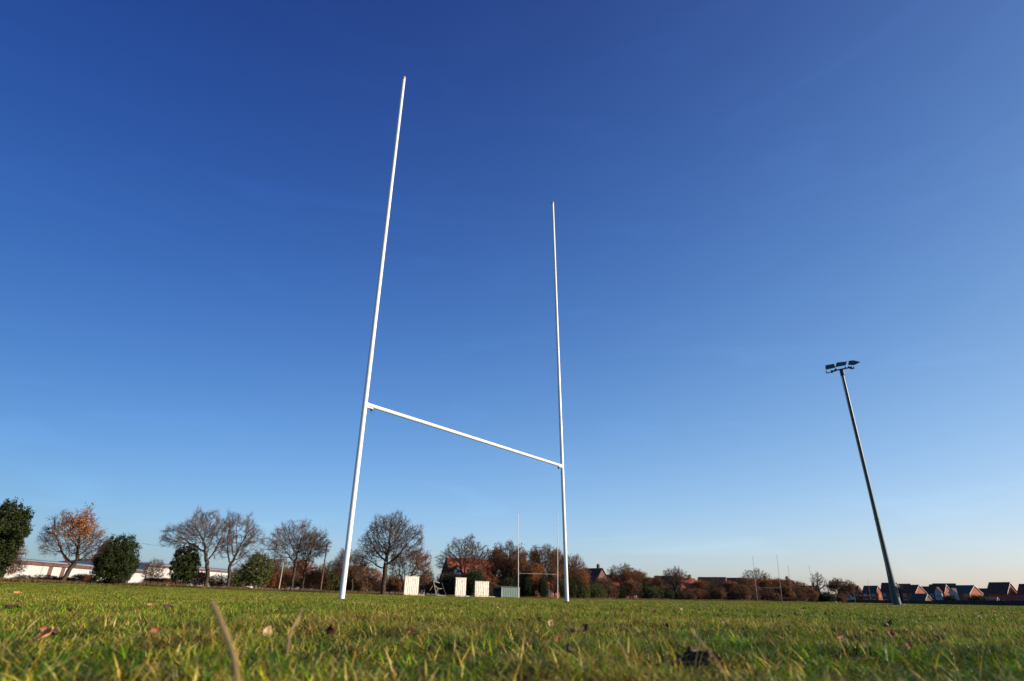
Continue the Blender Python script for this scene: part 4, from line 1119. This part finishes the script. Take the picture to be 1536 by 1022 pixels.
def leaf(px, py, zp, L_, rot, col, label, curl=.6, group='fallen leaves lying on the grass', seed=0):
    rng = random.Random(seed or int(px*7+py)); p = hit(px, py, zp - .014)
    m = LEAFM[col]
    t = empty('fallen_leaf', p, 0, label, 'leaf', group)
    P, F_ = oak_leaf(rng, L_, curl); mb = MB(); mb.poly(P, F_); b2 = mb.build('blade', m, t, True)
    so = b2.modifiers.new('thickness', 'SOLIDIFY'); so.thickness = .0005
    st = MB(); st.tube((-L_*.75, 0, .0), (-L_*.45, 0, -curl*L_*.02), .0008, .0011, 6); 
    st.tube((-L_*.45, 0, -curl*L_*.02), (-L_*.2, 0, -curl*L_*.12), .0011, .0008, 6); st.build('stalk', m, t)
    t.rotation_euler = rot
    return t
LEAFM = {
 'orange': mat_noise('orange_dead_leaf', (.34,.13,.04), (.60,.32,.12), 60, .6, bump=.3, spec=.3),
 'red': mat_noise('red_brown_dead_leaf', (.20,.055,.025), (.34,.13,.05), 50, .55, bump=.3, spec=.35),
 'dark': mat_noise('dark_rotten_leaf', (.022,.009,.005), (.065,.024,.012), 50, .6, bump=.3, spec=.3),
 'tan': mat_noise('tan_dead_leaf', (.36,.22,.12), (.5,.34,.19), 50, .6, bump=.3, spec=.3),
}
leaf(62, 952, .032, .034, (.5, -.75, .55), 'orange', 'curled pale orange oak leaf near the left edge', .9)
leaf(84, 946, .036, .026, (1.0, .3, 1.8), 'dark', 'dark red curled leaf touching the pale orange leaf on the left', 1.0)
leaf(792, 921, .032, .075, (.35, .1, .2), 'red', 'flat bright red leaf below the second goal', .6)
leaf(877, 941, .034, .030, (.9, -.5, .6), 'dark', 'dark curled leaf right of the middle, standing on edge', 1.0)
leaf(857, 945, .034, .024, (.6, .2, .3), 'dark', 'small dark red leaf directly left of the dark curled leaf', .8)
leaf(856, 973, .036, .022, (1.1, .4, 1.2), 'dark', 'small black leaf standing in the grass below the pair of dark leaves', 1.0)
leaf(1030, 990, .022, .085, (.35, -.25, .2), 'dark', 'biggest dark brown leaf half buried at the bottom', .9)
leaf(1060, 984, .022, .060, (.6, .3, -.3), 'dark', 'dark crumpled leaf leaning against the biggest dark leaf', 1.0)
leaf(255, 911, .033, .050, (1.0, .3, .8), 'dark', 'dark leaf standing in the left turf', .9)
leaf(228, 908, .032, .05, (.6, .2, .3), 'orange', 'small orange leaf left of the dark standing leaf', .8)
leaf(622, 921, .032, .035, (.8, .2, .6), 'dark', 'small dark leaf below the first sight screen', .9)
leaf(537, 926, .032, .03, (.8, .2, .6), 'dark', 'tiny dark leaf right of the left goal post foot', .9)
leaf(688, 910, .032, .05, (.6, .2, .1), 'dark', 'dark flat leaf below the second sight screen', .8)
leaf(235, 945, .033, .022, (.9, -.2, .6), 'red', 'small red brown leaf in the left foreground turf', .9)
leaf(826, 934, .033, .026, (.9, -.9, .9), 'tan', 'pale tan leaf left of the pair of dark leaves', .9)
leaf(838, 956, .033, .020, (.5, -.5, .9), 'red', 'small red leaf beneath the pair of dark leaves', .9)
leaf(1023, 914, .032, .05, (.7, -.3, .9), 'tan', 'tan leaf in the turf right of the right goal post', .9)
leaf(981, 917, .032, .05, (1.0, -.3, .9), 'dark', 'dark leaf left of the tan leaf', .9)
leaf(1048, 915, .032, .032, (1.0, -.3, .5), 'dark', 'tiny dark leaf right of the tan leaf', .9)
leaf(1206, 914, .032, .08, (.9, -.3, .4), 'dark', 'large dark leaf in the turf below the lone round tree', .9)
leaf(1195, 921, .032, .05, (.6, .3, .9), 'dark', 'dark leaf just beneath the large dark leaf', .9)
leaf(1308, 943, .034, .032, (.7, .3, .5), 'dark', 'dark red leaf in the right turf', .9)
leaf(1338, 950, .034, .026, (1.0, -.9, .5), 'red', 'red brown leaf standing right of the dark red leaf', .9)
leaf(1410, 953, .034, .04, (.5, .3, .2), 'dark', 'wide dark leaf in the right foreground turf', .9)
leaf(1262, 957, .034, .022, (.5, -.4, .7), 'orange', 'small pink orange leaf in the right turf', .9)
leaf(1473, 920, .032, .05, (1.1, -.3, .4), 'dark', 'black leaf standing in the turf under the largest house', .9)
leaf(1521, 930, .032, .045, (.7, -.3, .4), 'red', 'dark red leaf at the right edge of the turf', .9)
leaf(20, 910, .033, .06, (.4, .1, .1), 'dark', 'dark flat leaf at the left edge of the turf', .7)
leaf(28, 889, .033, .12, (.6, .2, .6), 'orange', 'distant orange leaf at the left edge of the turf', .7)
leaf(1365, 967, .034, .02, (.8, -.6, .5), 'red', 'small brown leaf in the lower right turf', .9)

def scatter_leaves():
    rng = random.Random(4); protos = []
    for k, c in enumerate(('dark', 'dark', 'red', 'tan')):
        for j in range(14 if c == 'dark' else 4):
            py = rng.choice((908, 911, 914, 917, 922, 928, 936, 945)) + rng.uniform(-2, 2); px = rng.uniform(10, 1526)
            p = hit(px, py, .017)
            lab = {'dark': 'small dark shrivelled leaf scrap half sunk in the turf', 'red': 'small reddish leaf scrap half sunk in the turf', 'tan': 'small straw coloured leaf scrap half sunk in the turf'}[c]
            if j == 0:
                t = leaf(px, py, .031, .03, (.7, .2, .4), c, lab, 1.1, 'tiny leaf scraps in the turf', 50+k); pr = t
            else: t = copy_tree(pr)
            t.location = p; t.rotation_euler = (rng.uniform(.2, 1.3), rng.uniform(-.9, .9), rng.uniform(0, 6)); q = rng.uniform(.55, 1.1) * (1 if py > 925 else 1.25); t.scale = (q, q, q)
scatter_leaves()

def stalk(name, pts, rad, mat, label, flat=.35):
    """bent dead stem through points"""
    o = Vector(pts[0]); mb = MB(); n = 8; P = []; fc = []
    pts = [Vector(p) - o for p in pts]; m = 14
    sm = []
    for k in range(m):      # Catmull-like sampling
        t = k/(m-1)*(len(pts)-1); i = min(int(t), len(pts)-2); f = t-i
        p0 = pts[max(i-1,0)]; p1 = pts[i]; p2 = pts[i+1]; p3 = pts[min(i+2, len(pts)-1)]
        sm.append(.5*((2*p1) + (-p0+p2)*f + (2*p0-5*p1+4*p2-p3)*f*f + (-p0+3*p1-3*p2+p3)*f**3))
    for k, q in enumerate(sm):
        d = (sm[min(k+1, m-1)] - sm[max(k-1, 0)]).normalized(); u = d.cross(Vector((0,1,0))).normalized(); v = d.cross(u)
        r = rad * (1 - .15*k/(m-1)) * (1 + .12*math.sin(k*1.9)) * (1 if k < m-1 else .6)
        for i in range(n): a = 2*PI*i/n; P.append(q + u*math.cos(a)*r + v*math.sin(a)*r*flat)
    for k in range(m-1): fc += [(k*n+i, k*n+(i+1) % n, (k+1)*n+(i+1) % n, (k+1)*n+i) for i in range(n)]
    fc += [tuple(range(n))[::-1], tuple(range((m-1)*n, m*n))]
    mb.poly(P, fc); ob = mb.build(name, mat, None, True); ob.location = o
    return tag(ob, label, 'grass stalk', 'dead stalks in the foreground turf')
M['stalk'] = mat_noise('dry_stalk', (.42,.25,.09), (.60,.40,.17), 40, .7, stretch=(1,1,.3))
def P3(x, y, D): return tuple(pt(x, y, D))
stalk('dead_stalk', [P3(357,1035,.37), P3(350,985,.38), P3(334,940,.39), P3(317,902,.40)], .0018, M['stalk'], 'thick tan dead stalk rising tallest in the left foreground')
stalk('dead_stalk', [P3(430,985,.62), P3(436,950,.64), P3(448,925,.66), P3(455,912,.68)], .0011, M['stalk'], 'slender brown dead stem leaning right in the left foreground')
stalk('dead_stalk', [P3(944,1000,.6), P3(935,975,.6), P3(926,962,.6)], .0007, M['stalk'], 'thin yellow blade leaning left beside the biggest dark leaf')
stalk('dead_stalk', [P3(1085,1010,.5), P3(1070,985,.5), P3(1045,955,.52), P3(1036,940,.54)], .0006, M['stalk'], 'thin pale blade crossing in front of the biggest dark leaf')

# ------------------------------------------------------------------ light, sky, camera
SUN_AZ, SUN_EL = 99.0, 18.0
w = bpy.data.worlds.new('World'); sc.world = w; w.use_nodes = True
N = w.node_tree.nodes; L = w.node_tree.links
bg = N['Background']; sky = N.new('ShaderNodeTexSky'); sky.sky_type = 'NISHITA'; sky.sun_disc = False
sky.sun_elevation = R(SUN_EL); sky.sun_rotation = R(SUN_AZ)
sky.air_density = 1.0; sky.dust_density = 1.0; sky.ozone_density = 2.5; sky.altitude = 0
bg.inputs['Strength'].default_value = .09
# the clear winter sky: deeper blue overhead and away from the sun, paler and warmer low down towards it
wtc = N.new('ShaderNodeTexCoord'); wsep = N.new('ShaderNodeSeparateXYZ'); L.new(wtc.outputs['Generated'], wsep.inputs[0])
def mth(op, a, b=None, c=None, clamp=False):
    n = N.new('ShaderNodeMath'); n.operation = op; n.use_clamp = clamp
    for i, v in enumerate((a, b, c)):
        if v is None: continue
        if isinstance(v, (int, float)): n.inputs[i].default_value = v
        else: L.new(v, n.inputs[i])
    return n.outputs[0]
dz = mth('ADD', wsep.outputs['Z'], 0.0, clamp=True)
dx = mth('MAXIMUM', mth('MINIMUM', wsep.outputs['X'], .75), -.75)
feats = [None, dz, mth('MULTIPLY', dz, dz), dx, mth('MULTIPLY', dx, dz), mth('MULTIPLY', dx, dx), mth('EXPONENT', mth('MULTIPLY', dz, -9.0)), mth('POWER', dz, 3.0)]
SKYK = [[ 0.3626, -1.3468, -0.5735, 0.4836, 0.3751, -0.7854, -0.0795, 0.4334 ],
        [ 0.3644, -0.1915, -0.6870, 0.2842, 0.2486, -0.7482, -0.0508, -0.3853 ],
        [ 0.3601, 0.6789, -0.4211, 0.1910, -0.1649, -0.7372, 0.2832, -0.6367 ]]
# faint high cirrus wisps
cm = N.new('ShaderNodeMapping'); cm.inputs['Scale'].default_value = (2.2, 2.2, 11); cm.inputs['Rotation'].default_value = (.15, .3, .4)
L.new(wtc.outputs['Generated'], cm.inputs['Vector']); cn = N.new('ShaderNodeTexNoise'); cn.inputs['Scale'].default_value = 1.6; cn.inputs['Detail'].default_value = 8; cn.inputs['Distortion'].default_value = .8
L.new(cm.outputs[0], cn.inputs['Vector'])
wisp = mth('MULTIPLY', mth('MAXIMUM', mth('SUBTRACT', cn.outputs['Fac'], .55), 0.0), .32)
ssep = N.new('ShaderNodeSeparateColor'); scmb = N.new('ShaderNodeCombineColor'); L.new(sky.outputs[0], ssep.inputs[0])
for ci_, ks in enumerate(SKYK):
    acc = mth('ADD', ks[0], 0.0)
    for f_, k_ in zip(feats[1:], ks[1:]): acc = mth('MULTIPLY_ADD', f_, k_, acc)
    L.new(mth('MULTIPLY', mth('EXPONENT', mth('ADD', acc, wisp)), ssep.outputs[ci_]), scmb.inputs[ci_])
L.new(scmb.outputs[0], bg.inputs['Color'])

sl = bpy.data.lights.new('sun', 'SUN'); sl.energy = 5.0; sl.angle = R(.53); sl.color = (1, .88, .72)
so = bpy.data.objects.new('sun', sl); COL.objects.link(so)
sd = Vector((math.sin(R(SUN_AZ))*math.cos(R(SUN_EL)), math.cos(R(SUN_AZ))*math.cos(R(SUN_EL)), math.sin(R(SUN_EL))))
so.rotation_euler = sd.to_track_quat('Z', 'Y').to_euler(); so.location = (60, 0, 40)

cam = bpy.data.cameras.new('camera'); co = bpy.data.objects.new('camera', cam); COL.objects.link(co)
Mx = Matrix(((RT[0], UP[0], -F[0], 0), (RT[1], UP[1], -F[1], 0), (RT[2], UP[2], -F[2], CAM_H), (0,0,0,1)))
co.matrix_world = Mx
cam.sensor_fit = 'HORIZONTAL'; cam.sensor_width = 36; cam.lens = FPX / 1536 * 36
cam.clip_start = .02; cam.clip_end = 5000
cam.dof.use_dof = True; cam.dof.focus_distance = 8.0; cam.dof.aperture_fstop = 5.6
sc.camera = co

sc.view_settings.view_transform = 'Standard'; sc.view_settings.look = 'None'
sc.view_settings.exposure = 0.415; sc.view_settings.gamma = 1.0; sc.view_settings.use_curve_mapping = False
sc.render.engine = 'CYCLES'
sc.cycles.max_bounces = 6; sc.cycles.transparent_max_bounces = 4
